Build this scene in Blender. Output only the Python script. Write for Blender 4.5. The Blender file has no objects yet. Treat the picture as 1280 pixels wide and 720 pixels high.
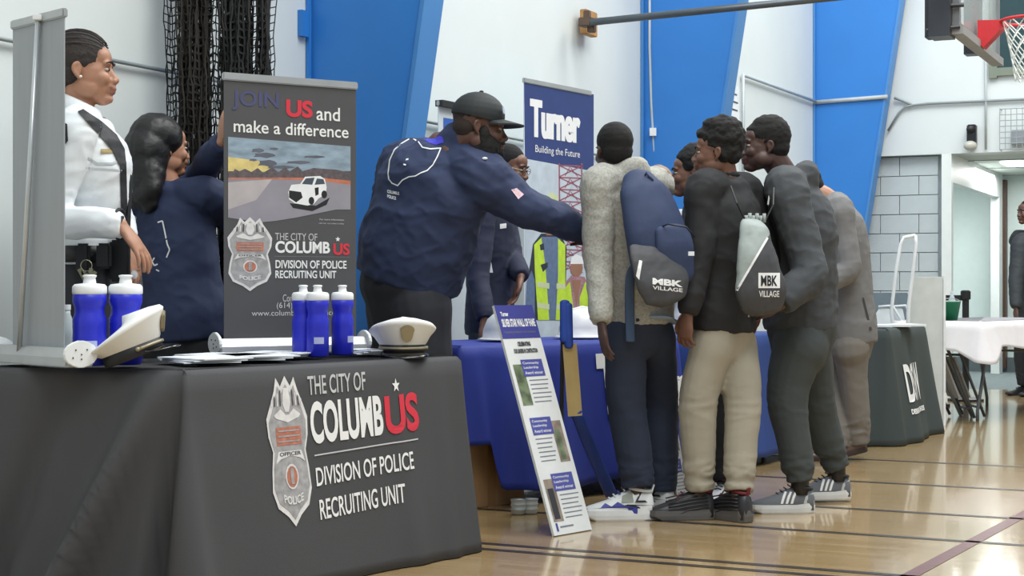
import bpy, bmesh, math, random
import numpy as np
from mathutils import Vector as V, Matrix, Euler
from mathutils.bvhtree import BVHTree
from mathutils.geometry import tessellate_polygon
random.seed(7); RNG = np.random.RandomState(5)
SC = bpy.context.scene
COL = SC.collection
PI = math.pi
# ------------------------------------------------------------------ camera, world, light, exposure
CAMH = 1.03; F = 2000.0
cam = bpy.data.objects.new('camera', bpy.data.cameras.new('camera'))
cam.data.sensor_width = 36; cam.data.lens = 36 * F / 1280; cam.data.clip_end = 200
cam.location = (0, 0, CAMH); cam.rotation_euler = (PI / 2, 0, 0)
COL.objects.link(cam); SC.camera = cam
w = bpy.data.worlds.new('gym_air'); SC.world = w; w.use_nodes = True
w.node_tree.nodes['Background'].inputs[0].default_value = (.90, .96, 1, 1)
w.node_tree.nodes['Background'].inputs[1].default_value = .50
SC.view_settings.view_transform = 'Standard'; SC.view_settings.look = 'None'
SC.view_settings.gamma = 1; SC.view_settings.exposure = 0.18
def area(name, loc, sx, sy, power, rot=(0, 0, 0), col=(1, 1, .97)):
    l = bpy.data.lights.new(name, 'AREA'); l.shape = 'RECTANGLE'; l.size = sx; l.size_y = sy
    l.energy = power; l.color = col
    o = bpy.data.objects.new(name, l); o.location = loc; o.rotation_euler = rot; COL.objects.link(o); return o
area('ceiling_lamp', (2.2, 6.0, 7.2), 3.5, 5, 420)
area('ceiling_lamp', (4.5, 12.0, 7.2), 5, 4, 480)
area('ceiling_lamp', (1.0, 0.0, 7.0), 5, 4, 330)
area('lobby_lamp', (5.5, 18.3, 2.36), 1.2, 1.2, 45)
area('lobby_lamp', (3.9, 19.2, 2.3), .8, .8, 25)

def at(px, py, Y):
    """the real place of something measured at pixel px,py and Y metres away"""
    return V(((px - 640) * Y / F, Y, CAMH - (py - 360) * Y / F))

# ------------------------------------------------------------------ materials
def lin(c):
    r = []
    for v in c:
        v /= 255.0
        r.append(v / 12.92 if v <= .04045 else ((v + .055) / 1.055) ** 2.4)
    return (*r, 1)
MATS = {}
def mat(name, col, rough=.6, metal=0, var=.06, vs=12, bump=0, bs=90, emit=0, alpha=1, trans=0, coat=0, stretch=None):
    if name in MATS: return MATS[name]
    m = bpy.data.materials.new(name); m.use_nodes = True; MATS[name] = m
    nt = m.node_tree; N = nt.nodes; L = nt.links; b = N['Principled BSDF']
    c = lin(col)
    tc = N.new('ShaderNodeTexCoord'); no = N.new('ShaderNodeTexNoise'); no.inputs['Scale'].default_value = vs; no.inputs['Detail'].default_value = 5
    src = tc.outputs['Object']
    if stretch:
        mp = N.new('ShaderNodeMapping'); mp.inputs['Scale'].default_value = stretch; L.new(src, mp.inputs[0]); src = mp.outputs[0]
    L.new(src, no.inputs['Vector'])
    cr = N.new('ShaderNodeValToRGB'); cr.color_ramp.elements[0].position = .3; cr.color_ramp.elements[1].position = .7
    cr.color_ramp.elements[0].color = (*[x * (1 - var) for x in c[:3]], 1); cr.color_ramp.elements[1].color = (*[min(1, x * (1 + var)) for x in c[:3]], 1)
    L.new(no.outputs['Fac'], cr.inputs[0]); L.new(cr.outputs[0], b.inputs['Base Color'])
    b.inputs['Roughness'].default_value = rough; b.inputs['Metallic'].default_value = metal
    b.inputs['Coat Weight'].default_value = coat
    if alpha < 1: b.inputs['Alpha'].default_value = alpha
    if trans: b.inputs['Transmission Weight'].default_value = trans
    if emit:
        b.inputs['Emission Color'].default_value = c; b.inputs['Emission Strength'].default_value = emit
    if bump:
        n2 = N.new('ShaderNodeTexNoise'); n2.inputs['Scale'].default_value = bs; n2.inputs['Detail'].default_value = 3; L.new(tc.outputs['Object'], n2.inputs['Vector'])
        bp = N.new('ShaderNodeBump'); bp.inputs['Strength'].default_value = bump; bp.inputs['Distance'].default_value = .01
        L.new(n2.outputs['Fac'], bp.inputs['Height']); L.new(bp.outputs[0], b.inputs['Normal'])
    return m
WHITE_WALL = mat('painted_wall_white', (216, 224, 224), .5, var=.03, vs=1.5, bump=.05, bs=40)
BLUE_PAINT = mat('blue_painted_steel', (46, 124, 204), .45, var=.04, vs=2)
BLUE_EDGE = mat('blue_flange_paint', (70, 134, 200), .45, var=.04, vs=2)
BLOCKM = mat('painted_block', (190, 201, 204), .6, var=.04, vs=6, bump=.2, bs=60)
MORTAR = mat('mortar', (160, 170, 174), .8)
WHITE = mat('white_plastic', (226, 230, 232), .4)
ALU = mat('aluminium', (176, 180, 182), .35, metal=.6)
BLACK = mat('black_plastic', (22, 24, 26), .45)
DARKM = mat('dark_metal', (66, 68, 72), .4, metal=.5)
PAPER = mat('paper', (222, 228, 234), .6)
INKW = mat('white_print', (228, 230, 230), .6, var=.02)
INKR = mat('red_print', (205, 48, 66), .6, var=.02)

# ------------------------------------------------------------------ geometry helpers
class MB:
    def __init__(s): s.v = []; s.f = []; s.m = []
    def add(s, vs, fs, mi=0):
        o = len(s.v); s.v += [tuple(x) for x in vs]; s.f += [tuple(i + o for i in f) for f in fs]; s.m += [mi] * len(fs)
def box(mb, c, size, R=None, mi=0):
    c = V(c); hx, hy, hz = [x / 2 for x in size]
    vs = [V((x, y, z)) for x in (-hx, hx) for y in (-hy, hy) for z in (-hz, hz)]
    if R is not None: vs = [R @ v for v in vs]
    mb.add([v + c for v in vs], [(0, 1, 3, 2), (4, 6, 7, 5), (0, 4, 5, 1), (2, 3, 7, 6), (0, 2, 6, 4), (1, 5, 7, 3)], mi)
def frame_of(d, side=None):
    d = d.normalized()
    if side is None: side = V((0, 0, 1)).cross(d) if abs(d.z) < .95 else V((1, 0, 0))
    s = (side - d * side.dot(d)).normalized(); return s, d.cross(s).normalized()
def loft(mb, pts, rad, side=None, n=14, cap=True, mi=0, sub=4):
    """smooth tapering tube; rad = numbers or (half width along side, half depth); catmull resampled; round caps"""
    pts = [V(p) for p in pts]; rad = [(r, r) if not isinstance(r, (tuple, list)) else r for r in rad]
    P = []; R = []
    k = len(pts)
    for i in range(k - 1):
        p0 = pts[max(i - 1, 0)]; p1 = pts[i]; p2 = pts[i + 1]; p3 = pts[min(i + 2, k - 1)]
        for j in range(sub):
            t = j / sub; h = t * t * (3 - 2 * t)
            P.append(.5 * ((2 * p1) + (p2 - p0) * t + (2 * p0 - 5 * p1 + 4 * p2 - p3) * t * t + (3 * p1 - p0 - 3 * p2 + p3) * t ** 3) if sub > 1 else p1)
            R.append(tuple(rad[i][q] * (1 - h) + rad[i + 1][q] * h for q in (0, 1)))
    P.append(pts[-1]); R.append(rad[-1])
    d0 = (P[1] - P[0]).normalized(); d1 = (P[-1] - P[-2]).normalized()
    if cap:
        for (q, fr) in ((.5, .87), (.87, .5), (.99, .12)):
            m = min(R[-1]) if True else 0
        a = [(P[0] - d0 * min(R_0) * q, (R_0[0] * fr, R_0[1] * fr)) for R_0 in [R[0]] for (q, fr) in ((.99, .12), (.87, .5), (.5, .87))]
        b = [(P[-1] + d1 * min(R_1) * q, (R_1[0] * fr, R_1[1] * fr)) for R_1 in [R[-1]] for (q, fr) in ((.5, .87), (.87, .5), (.99, .12))]
        P = [x[0] for x in a] + P + [x[0] for x in b]; R = [x[1] for x in a] + R + [x[1] for x in b]
    vs = []; fs = []; s_prev = side
    for i, p in enumerate(P):
        d = P[min(i + 1, len(P) - 1)] - P[max(i - 1, 0)]
        if d.length < 1e-7: d = d0
        s, u = frame_of(d, s_prev)
        if side is None: s_prev = s
        for j in range(n):
            a = 2 * PI * j / n
            vs.append(p + s * R[i][0] * math.cos(a) + u * R[i][1] * math.sin(a))
    for i in range(len(P) - 1):
        for j in range(n):
            fs.append((i * n + j, i * n + (j + 1) % n, (i + 1) * n + (j + 1) % n, (i + 1) * n + j))
    fs.append(tuple(reversed(range(n)))); fs.append(tuple((len(P) - 1) * n + j for j in range(n)))
    mb.add(vs, fs, mi)
def tube(mb, pts, r, n=8, mi=0):
    loft(mb, pts, [r] * len(pts), n=n, cap=False, mi=mi, sub=1)
def ell(mb, c, r, R=None, n=16, mi=0):
    c = V(c); vs = []; fs = []; m = n // 2
    for i in range(m + 1):
        th = PI * max(.02, min(i, m - .02 if i == m else i)) / m if 0 < i < m else (1e-3 if i == 0 else PI - 1e-3)
        for j in range(n):
            a = 2 * PI * j / n
            v = V((r[0] * math.sin(th) * math.cos(a), r[1] * math.sin(th) * math.sin(a), r[2] * math.cos(th)))
            vs.append((R @ v if R is not None else v) + c)
    for i in range(m):
        for j in range(n): fs.append((i * n + j, (i + 1) * n + j, (i + 1) * n + (j + 1) % n, i * n + (j + 1) % n))
    fs.append(tuple(range(n))); fs.append(tuple(reversed([m * n + j for j in range(n)])))
    mb.add(vs, fs, mi)
def lathe(mb, c, prof, n=24, mi=0):
    c = V(c); vs = []; fs = []
    for (r, z) in prof:
        for j in range(n): vs.append(c + V((r * math.cos(2 * PI * j / n), r * math.sin(2 * PI * j / n), z)))
    for i in range(len(prof) - 1):
        for j in range(n): fs.append((i * n + j, i * n + (j + 1) % n, (i + 1) * n + (j + 1) % n, (i + 1) * n + j))
    fs.append(tuple(reversed(range(n)))); fs.append(tuple((len(prof) - 1) * n + j for j in range(n)))
    mb.add(vs, fs, mi)
def prism(mb, poly, o, U, W, Nn, th, mi=0):
    """solid plate from a 2D outline in the frame o,U,W, thickness th along Nn"""
    o = V(o); a = [o + U * x + W * y for x, y in poly]; b = [p + Nn * th for p in a]; k = len(poly)
    tr = tessellate_polygon([[V((x, y, 0)) for x, y in poly]])
    mb.add(a + b, [tuple(t) for t in tr] + [tuple(i + k for i in reversed(t)) for t in tr] + [(i, (i + 1) % k, (i + 1) % k + k, i + k) for i in range(k)], mi)

def link(name, me, parent=None):
    o = bpy.data.objects.new(name, me); COL.objects.link(o)
    if parent is not None: o.parent = parent
    return o
def mesh_of(mb, name, mats, smooth=False):
    me = bpy.data.meshes.new(name); me.from_pydata(mb.v, [], mb.f); me.update()
    for m in (mats if isinstance(mats, (list, tuple)) else [mats]): me.materials.append(m)
    if any(mb.m): me.polygons.foreach_set('material_index', mb.m)
    bm = bmesh.new(); bm.from_mesh(me); bmesh.ops.recalc_face_normals(bm, faces=bm.faces); bm.to_mesh(me); bm.free()
    if smooth: me.polygons.foreach_set('use_smooth', [True] * len(me.polygons))
    return me
def obj(name, mb, mats, parent=None, smooth=False, bevel=0):
    me = mesh_of(mb, name, mats, smooth)
    if bevel:
        bm = bmesh.new(); bm.from_mesh(me)
        bmesh.ops.bevel(bm, geom=[e for e in bm.edges if len(e.link_faces) == 2 and e.calc_face_angle(0) > .6], offset=bevel, segments=2, affect='EDGES', clamp_overlap=True)
        bm.to_mesh(me); bm.free()
    return link(name, me, parent)
def tag(o, label, cat, group=None):
    o['label'] = label; o['category'] = cat
    if group: o['group'] = group
    return o
def thing(name, label, cat, group=None, loc=(0, 0, 0), rz=0):
    o = link(name, None); o.empty_display_size = .1; o.location = loc; o.rotation_euler = (0, 0, rz)
    return tag(o, label, cat, group)
def struct(name, mb, mats, parent=None, **k):
    o = obj(name, mb, mats, parent, **k)
    if parent is None: o['kind'] = 'structure'
    return o
def family(o):
    r = [o]
    for c in o.children: r += family(c)
    return r
def recenter(root):
    """move the origin of a thing built in world coordinates to the foot of the thing"""
    objs = [o for o in family(root) if o.type == 'MESH']
    lo = np.array([1e9] * 3); hi = -lo; done = set()
    for o in objs:
        a = np.empty(len(o.data.vertices) * 3); o.data.vertices.foreach_get('co', a); a = a.reshape(-1, 3)
        if len(a): lo = np.minimum(lo, a.min(0)); hi = np.maximum(hi, a.max(0))
    base = V(((lo[0] + hi[0]) / 2, (lo[1] + hi[1]) / 2, lo[2]))
    for o in objs:
        if o.data.name in done: continue
        done.add(o.data.name); o.data.transform(Matrix.Translation(-base))
    root.location = base
    return root
def copy_tree(o, parent=None):
    c = o.copy(); COL.objects.link(c); c.parent = parent
    for ch in o.children: copy_tree(ch, c)
    return c

def noise3(P, freq, seed, octv=3, aniso=(1, 1, 1)):
    r = np.random.RandomState(seed); out = np.zeros(len(P)); amp = 1.0; A = np.array(aniso)
    for k in range(octv):
        for j in range(5):
            d = r.normal(size=3); d /= np.linalg.norm(d); d = d * A * freq * (1.9 ** k)
            w_ = r.normal(size=3); w_ = w_ / np.linalg.norm(w_) * freq * (1.9 ** k) * .8
            out += amp * np.sin(P @ d + 1.6 * np.sin(P @ w_ + r.rand() * 6) + r.rand() * 6) / 5
        amp *= .55
    return out
def organic(name, mb, mats, parent=None, voxel=.01, smooth=4, disp=(), paint=None):
    """join overlapping solids into one continuous skin, smooth it and press folds into it"""
    me = mesh_of(mb, name, mats); o = bpy.data.objects.new('tmp', me); COL.objects.link(o)
    md = o.modifiers.new('r', 'REMESH'); md.mode = 'VOXEL'; md.voxel_size = voxel
    if smooth:
        s = o.modifiers.new('s', 'SMOOTH'); s.factor = .5; s.iterations = smooth
    dg = bpy.context.evaluated_depsgraph_get(); dg.update()
    m2 = bpy.data.meshes.new_from_object(o.evaluated_get(dg)); m2.name = name
    bpy.data.objects.remove(o); bpy.data.meshes.remove(me)
    n = len(m2.vertices); P = np.empty(n * 3); m2.vertices.foreach_get('co', P); P = P.reshape(-1, 3)
    Nn = np.empty(n * 3); m2.vertices.foreach_get('normal', Nn); Nn = Nn.reshape(-1, 3)
    for dd in disp:
        amp, freq, an, seed = dd[:4]; nz = noise3(P, freq, seed, 3, an)
        if len(dd) > 4:                       # cloth creases: sharp ridges, some only where the weight is
            nz = 1 - 2.2 * np.abs(nz) ** .75
            if dd[4] is not None: nz = nz * dd[4](P)
        P = P + Nn * (nz * amp)[:, None]
    m2.vertices.foreach_set('co', P.ravel())
    m2.polygons.foreach_set('use_smooth', [True] * len(m2.polygons))
    if not len(m2.materials):
        for m in (mats if isinstance(mats, (list, tuple)) else [mats]): m2.materials.append(m)
    if paint:
        C = np.empty(len(m2.polygons) * 3); m2.polygons.foreach_get('center', C); C = C.reshape(-1, 3)
        m2.polygons.foreach_set('material_index', paint(C).astype(np.int32))
    m2.update()
    return link(name, m2, parent)

# ------------------------------------------------------------------ flat print: outlines and text
TX = {}
def text_geo(s, bold=0, shear=0):
    k = (s, bold, shear)
    if k not in TX:
        c = bpy.data.curves.new('t', 'FONT'); c.body = s; c.offset = bold; c.resolution_u = 5; c.size = 1; c.shear = shear
        o = bpy.data.objects.new('t', c); me = o.to_mesh()
        vs = [(v.co.x, v.co.y) for v in me.vertices]; fs = [tuple(p.vertices) for p in me.polygons]
        x0 = min(v[0] for v in vs); x1 = max(v[0] for v in vs)
        o.to_mesh_clear(); bpy.data.objects.remove(o); bpy.data.curves.remove(c)
        cap = any(ch in 'pgqyj' for ch in s)
        y0 = min(v[1] for v in vs); y1 = max(v[1] for v in vs)
        TX[k] = ([((a - x0) / (x1 - x0), (b - y0) / (y1 - y0)) for a, b in vs], fs)
    return TX[k]
class Flat:
    """a flat printed face: origin, across, up, outward normal"""
    def __init__(s, o, U, W, back=None):
        s.o = V(o); s.U = V(U).normalized(); s.W = V(W).normalized(); s.N = s.U.cross(s.W)
        if s.N.dot(V((0, 0, CAMH)) - s.o) < 0: s.N = -s.N
    def uv(s, px, py):                     # where a measured pixel lies on this face
        d = V(((px - 640) / F, 1, -(py - 360) / F)); c = V((0, 0, CAMH))
        p = c + d * ((s.o - c).dot(s.N) / d.dot(s.N)) - s.o
        return p.dot(s.U), p.dot(s.W)
    def pt(s, u, v, h): return s.o + s.U * u + s.W * v + s.N * h
    def poly(s, pts, mb, h=.001, mi=0, px=True):
        q = [s.uv(*p) for p in pts] if px else pts
        tr = tessellate_polygon([[V((x, y, 0)) for x, y in q]])
        mb.add([s.pt(a, b, h) for a, b in q], [tuple(t) for t in tr], mi)
    def rect(s, x0, y0, x1, y1, mb, h=.001, mi=0):
        a = s.uv(x0, y0); b = s.uv(x1, y1)
        s.poly([(a[0], a[1]), (b[0], a[1]), (b[0], b[1]), (a[0], b[1])], mb, h, mi, px=False)
    def text(s, t, x0, y0, x1, y1, mb, h=.002, mi=0, bold=0):
        a = s.uv(x0, y0); b = s.uv(x1, y1); vs, fs = text_geo(t, bold)
        for dx in ((0,) if bold < .03 or t != 'Turner' else (-.012, -.006, 0, .006, .012)):
            mb.add([s.pt(a[0] + (b[0] - a[0]) * (u * .976 + .012 + dx), b[1] + (a[1] - b[1]) * v, h + dx * .01) for u, v in vs], fs, mi)
    def ring(s, pts, mb, wd, h=.002, mi=0, closed=True, px=True):
        q = [V(s.uv(*p)) if px else V(p) for p in pts]; k = len(q)
        for i in range(k if closed else k - 1):
            a = q[i]; b = q[(i + 1) % k]; d = (b - a)
            if d.length < 1e-6: continue
            d.normalize(); n = V((-d.y, d.x)) * wd / 2; e = d * wd * .3
            mb.add([s.pt(p.x, p.y, h) for p in (a - n - e, b - n + e, b + n + e, a + n - e)], [(0, 1, 2, 3)], mi)
def onto(mb, target, direction, off=.002):
    """lay a flat print onto a curved thing: push every point along direction until it meets the surface"""
    me = target.data; vs = [v.co.copy() for v in me.vertices]; bv = BVHTree.FromPolygons(vs, [tuple(p.vertices) for p in me.polygons])
    out = []
    for p in mb.v:
        d = (V(p) - V((0, 0, CAMH))).normalized(); h = bv.ray_cast(V(p) - d * .3, d, 3)
        out.append(tuple(h[0] - d * off) if h[0] is not None else None)
    good = [h for h in out if h] or [(0, 0, 0)]
    mb.f_keep = [(f, m) for f, m in zip(mb.f, mb.m) if all(out[i] for i in f)]
    mb.v = [h if h else good[0] for h in out]; mb.f = [x[0] for x in mb.f_keep]; mb.m = [x[1] for x in mb.f_keep]
    return mb
def ohio(cx, cy, wd, ht):
    P = [(.0, .95), (.22, .97), (.36, 1.0), (.5, .93), (.66, .9), (.85, .98), (1, .97), (.99, .72), (.93, .55), (.85, .44), (.74, .33), (.62, .22), (.52, .17), (.45, .05), (.36, .12), (.25, .08), (.12, .15), (.0, .2)]
    return [(cx + (a - .5) * wd, cy + (b - .5) * ht) for a, b in P]
# ------------------------------------------------------------------ the room
WD = V((.433, .901, 0)); WN = V((.901, -.433, 0)); UP = V((0, 0, 1))    # along the long wall, out of it
def wallY(px): return 4.9 / (.4806 - (px - 640) / F)
def WL(px, py, off=0):                     # point on long wall
    return at(px, py, wallY(px)) + WN * off
BW0 = V((3.28, 17.03, 0))
def WB(px, py, off=0):                     # point on back wall
    r = (px - 640) / F; t = (BW0.x - r * BW0.y) / (-.433 * r - .901)
    return at(px, py, BW0.y - .433 * t) - WD * off
def plank_floor():
    m = bpy.data.materials.new('varnished_maple'); m.use_nodes = True; nt = m.node_tree; N = nt.nodes; L = nt.links; b = N['Principled BSDF']
    tc = N.new('ShaderNodeTexCoord'); mp = N.new('ShaderNodeMapping'); mp.inputs['Rotation'].default_value = (0, 0, math.radians(25.6))
    L.new(tc.outputs['Object'], mp.inputs[0])
    br = N.new('ShaderNodeTexBrick'); br.inputs['Scale'].default_value = 1; br.inputs['Brick Width'].default_value = 1.3; br.inputs['Row Height'].default_value = .057
    br.inputs['Mortar Size'].default_value = .0012; br.inputs['Color1'].default_value = lin((190, 164, 122)); br.inputs['Color2'].default_value = lin((176, 149, 106)); br.inputs['Mortar'].default_value = lin((120, 90, 52))
    L.new(mp.outputs[0], br.inputs[0])
    no = N.new('ShaderNodeTexNoise'); no.inputs['Scale'].default_value = 3; mp2 = N.new('ShaderNodeMapping'); mp2.inputs['Scale'].default_value = (1, 14, 1); L.new(mp.outputs[0], mp2.inputs[0]); L.new(mp2.outputs[0], no.inputs[0])
    mx = N.new('ShaderNodeMix'); mx.data_type = 'RGBA'; mx.blend_type = 'MULTIPLY'; mx.inputs[0].default_value = .35
    L.new(br.outputs[0], mx.inputs[6]); L.new(no.outputs['Fac'], mx.inputs[7]); L.new(mx.outputs[2], b.inputs['Base Color'])
    b.inputs['Roughness'].default_value = .16; b.inputs['Coat Weight'].default_value = .5; b.inputs['Coat Roughness'].default_value = .07
    n3 = N.new('ShaderNodeTexNoise'); n3.inputs['Scale'].default_value = 5; L.new(tc.outputs['Object'], n3.inputs[0])
    bp = N.new('ShaderNodeBump'); bp.inputs['Strength'].default_value = .05; bp.inputs['Distance'].default_value = .01; L.new(n3.outputs[0], bp.inputs['Height']); L.new(bp.outputs[0], b.inputs['Normal']); L.new(bp.outputs[0], b.inputs['Coat Normal'])
    return m
def room():
    X, Y = V((1, 0, 0)), V((0, 1, 0))
    # floor of the gym ends at the back wall line
    o0 = BW0 - WN * 1.2; mb = MB()
    prism(mb, [(0, 0), (14, 0), (14, -24), (0, -24)], o0, WN, WD, -UP, .05)
    fl = struct('floor', mb, plank_floor())
    LINE = mat('court_line_dark', (52, 46, 44), .3, var=.1); LINR = mat('court_line_maroon', (110, 72, 72), .3, var=.2, vs=20)
    def strip(a, b, wd, m):
        a = V((a[0], a[1], .0015)); b = V((b[0], b[1], .0015)); d = (b - a).normalized(); n = V((-d.y, d.x, 0)) * wd / 2
        k = MB(); k.add([a - n, b - n, b + n, a + n], [(0, 1, 2, 3)]); obj('court_line', k, m, fl)
    for (px, py) in ((1180, 579), (1090, 603), (1090, 637.5), (1090, 669), (650, 690), (1180, 724)):
        Yd = CAMH * F / (py - 360); p = V(((px - 640) * Yd / F, Yd, 0)); strip(p - WN * 9, p + WN * 6, .045, LINE)
    g = lambda px, py: (at(px, py, CAMH * F / (py - 360)).x, CAMH * F / (py - 360))
    strip(g(1120, 729), g(1330, 616), .06, LINR)
    # lobby floor
    mb = MB(); prism(mb, [(0, 0), (12, 0), (12, 9), (0, 9)], o0, WN, WD, -UP, .05)
    struct('floor_lobby', mb, mat('lobby_carpet', (120, 132, 134), .9, var=.1, bump=.3, bs=200))
    # long wall
    mb = MB(); box(mb, BW0 - WN * .1 - WD * 10 + UP * 3.5, (.2, 24.6, 7), Matrix.Rotation(-math.radians(25.67), 3, 'Z'))
    wl = struct('wall_left', mb, WHITE_WALL)
    # back wall: upper part over the lobby, low block part beside it
    Rb = Matrix.Rotation(-math.radians(25.67), 3, 'Z')
    JX = 1.25                                                         # where the block part ends
    mb = MB(); box(mb, BW0 + WN * 6 + WD * .15 + UP * (2.41 + 2.3), (12, .3, 4.6), Rb)
    wb = struct('wall_back', mb, WHITE_WALL)
    mb = MB(); box(mb, BW0 + WN * .62 + WD * .22 + UP * 1.205, (1.27, .2, 2.41), Rb); bk = struct('wall_back_block', mb, MORTAR)
    bl = MB(); box(bl, (0, 0, 0), (.392, .03, .192)); blm = mesh_of(bl, 'block', BLOCKM)
    bh = MB(); box(bh, (0, 0, 0), (.192, .03, .192)); bhm = mesh_of(bh, 'block', BLOCKM)
    for r in range(12):
        z = .1 + r * .2; xs = [(.2, 0), (.6, 0), (1.0, 0)] if r % 2 else [(.1, 1), (.4, 0), (.8, 0), (1.1, 1)]
        for x, hf in xs:
            b = link('block', bhm if hf else blm, bk); b.location = BW0 + WN * (x + .02) + WD * (.11 + random.uniform(-.002, .002)) + UP * z; b.rotation_euler = (0, 0, -math.radians(25.67))
    # the lobby's side wall: header and posts round a wide opening
    A = BW0 + WN * 1.27; mb = MB()
    def sidebox(d0, d1, z0, z1, th=.1): box(mb, A + WD * (d0 + d1) / 2 + WN * (th / 2) + UP * (z0 + z1) / 2, (th, d1 - d0, z1 - z0), Rb)
    sidebox(0, .1, 0, 2.41); sidebox(.1, 3.1, 2.12, 2.41); sidebox(3.1, 3.35, 0, 2.41)
    struct('wall_lobby_side', mb, mat('bright_paint', (232, 240, 238), .4, var=.02))
    mb = MB(); box(mb, A + WD * 3.6 - WN * 1.0 + UP * 1.2, (3.6, .1, 2.41), Rb); wf = struct('wall_lobby_far', mb, mat('lobby_white', (214, 230, 228), .5, var=.02))
    mb = MB(); box(mb, A + WD * 3.54 - WN * 1.0 + UP * .09, (3.6, .02, .18), Rb); struct('baseboard_lobby', mb, mat('grey_base', (96, 108, 112), .6))
    mb = MB(); box(mb, BW0 + WN * 6 + WD * 4.3 + UP * 2.46, (12, 8, .1), Rb)
    ce = struct('ceiling', mb, mat('ceiling_tile', (206, 214, 208), .8, var=.03))
    # ceiling rails and lit panel
    for d in (1.0, 2.2, 3.4, 4.6):
        k = MB(); box(k, BW0 + WN * 6 + WD * d + UP * 2.405, (12, .03, .012), Rb); obj('ceiling_rail', k, ALU, ce)
    k = MB(); box(k, A + WN * .95 + WD * 1.5 + UP * 2.395, (1.1, .6, .02), Rb)
    p = tag(obj('ceiling_light', k, mat('lit_panel', (255, 255, 255), emit=3.2)), 'bright rectangular lit panel in the lobby ceiling at far right', 'light')
    # doors beyond the side wall
    Bp = A + WD * 3.35
    k = MB(); box(k, Bp + WN * .1 + WD * .5 + UP * 1.2, (.06, .9, 2.3), Rb); d1 = struct('door_1', k, mat('brown_door', (86, 62, 52), .5))
    k = MB(); box(k, Bp + WN * .30 + WD * .9 + UP * 1.0, (.22, .08, 1.7), Rb); obj('door_panel', k, mat('black_door', (34, 38, 44), .4), d1)
    k = MB(); box(k, Bp + WN * .30 + WD * .94 + UP * 2.05, (.22, .05, .4), Rb); obj('door_glass', k, mat('pale_glass', (196, 206, 200), .2), d1)
    k = MB(); box(k, Bp + WN * .45 + WD * .85 + UP * 1.15, (.07, .1, 2.3), Rb); struct('trim_1', k, WHITE)
    k = MB(); box(k, Bp + WN * 4.5 + WD * 3.6 + UP * 1.2, (9, .1, 2.5), Rb); struct('wall_lobby_back', k, mat('lobby_olive', (148, 140, 104), .6))
    k = MB(); box(k, Bp + WN * 4.5 + WD * 3.5 + UP * 2.05, (9, .08, .12), Rb); struct('trim_2', k, WHITE)
    # window high in the back wall
    o = WB(1237, 96, .02); k = MB(); Rw = Rb
    def wbx(mb_, u, z, su, sz, off, th): box(mb_, BW0 + WN * u - WD * off + UP * z, (su, th, sz), Rw)
    u0 = (WB(1237, 96) - BW0).dot(WN); z0 = WB(1237, 96).z
    for (u, z, su, sz) in ((u0 + .9, z0 + .04, 1.8, .08), (u0 + .9, z0 + 1.2, 1.8, .08), (u0 + .04, z0 + .6, .08, 1.24), (u0 + .62, z0 + .6, .06, 1.24), (u0 + 1.76, z0 + .6, .08, 1.24)): wbx(k, u, z, su, sz, .02, .06)
    wn = struct('window_1', k, mat('window_frame_green', (122, 132, 118), .5))
    k = MB(); wbx(k, u0 + .9, z0 + .6, 1.7, 1.16, .0, .03); obj('pane', k, mat('dark_glass', (58, 76, 74), .1), wn)
    # blue tapering columns of the frame
    for i, (px, hw) in enumerate(((385, .19), (802, .19), (1017, .19))):
        q = V(((px - 640) * wallY(px) / F, wallY(px), 0)); k = MB()
        prof = [(-.05, 0), (.27, 0), (.27 + 7 * .158, 7), (-.05, 7)]
        prism(k, [(a, b) for a, b in prof], q + WD * .012, WN, UP, WD, hw - .024)
        cn = struct('column_%d' % (i + 1), k, BLUE_PAINT)
        k = MB(); prism(k, [(.262, 0), (.285, 0), (.285 + 7 * .158, 7), (.262 + 7 * .158, 7)], q, WN, UP, WD, hw); obj('flange', k, BLUE_EDGE, cn)
        k = MB(); prism(k, [(-.0, 0), (.02, 0), (.02, 7), (-.0, 7)], q - WD * .02, WN, UP, WD, .02); obj('wall_angle', k, BLUE_EDGE if i else BLUE_PAINT, cn)
        if i == 0:
            k = MB(); box(k, q + WN * .0 - WD * .06 + UP * at(383, 32, q.y).z, (.05, .06, .13), Rb); obj('clip_plate', k, BLUE_PAINT, cn)
    # wall rails and conduits
    PIPE = mat('pipe_paint', (182, 190, 192), .4); GP = mat('grey_pipe', (140, 148, 150), .4)
    def rail(name, pts, r, m, label, cat='conduit'):
        k = MB(); tube(k, pts, r); return tag(obj(name, k, m, smooth=True), label, cat)
    rail('wall_rail', [WL(-400, 360 + (1.03 - 1.98) * 2000 / wallY(-400), .02), WL(384, 360 - .95 * 2000 / wallY(384), .02)], .009, GP, 'thin grey rail along white wall left of the first blue column', 'rail')
    rail('wall_rail', [WL(505, 360 - .95 * 2000 / wallY(505), .02), WL(801, 360 - .95 * 2000 / wallY(801), .02)], .009, GP, 'thin grey rail along white wall behind the navy-topped construction banner', 'rail')
    rail('conduit', [WL(925, 260, .03), WL(925, 94, .03), WL(1016, 127, .03)], .016, PIPE, 'white conduit bending down on wall between second and third blue columns')
    q3 = V((.1885 * 16.8, 16.8, 0)); z3 = 2.975
    rail('conduit', [q3 - WD * .03 + UP * z3, q3 - WD * .03 + WN * .78 + UP * (z3 + .02)], .022, PIPE, 'white conduit crossing the third blue column')
    rail('conduit', [WB(1119, 123, .05), WB(1128, 126, .03), WB(1142, 132, .03), WB(1160, 130, .03), WB(1280, 124.5, .03), WB(1420, 118, .03)], .014, GP, 'long grey conduit running across the upper back wall')
    rail('conduit', [WB(1142, 132, .035), WB(1132, 134, .035), WB(1124, 142, .035), WB(1111, 164, .035)], .012, GP, 'short grey conduit curving down beside the third blue column')
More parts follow.
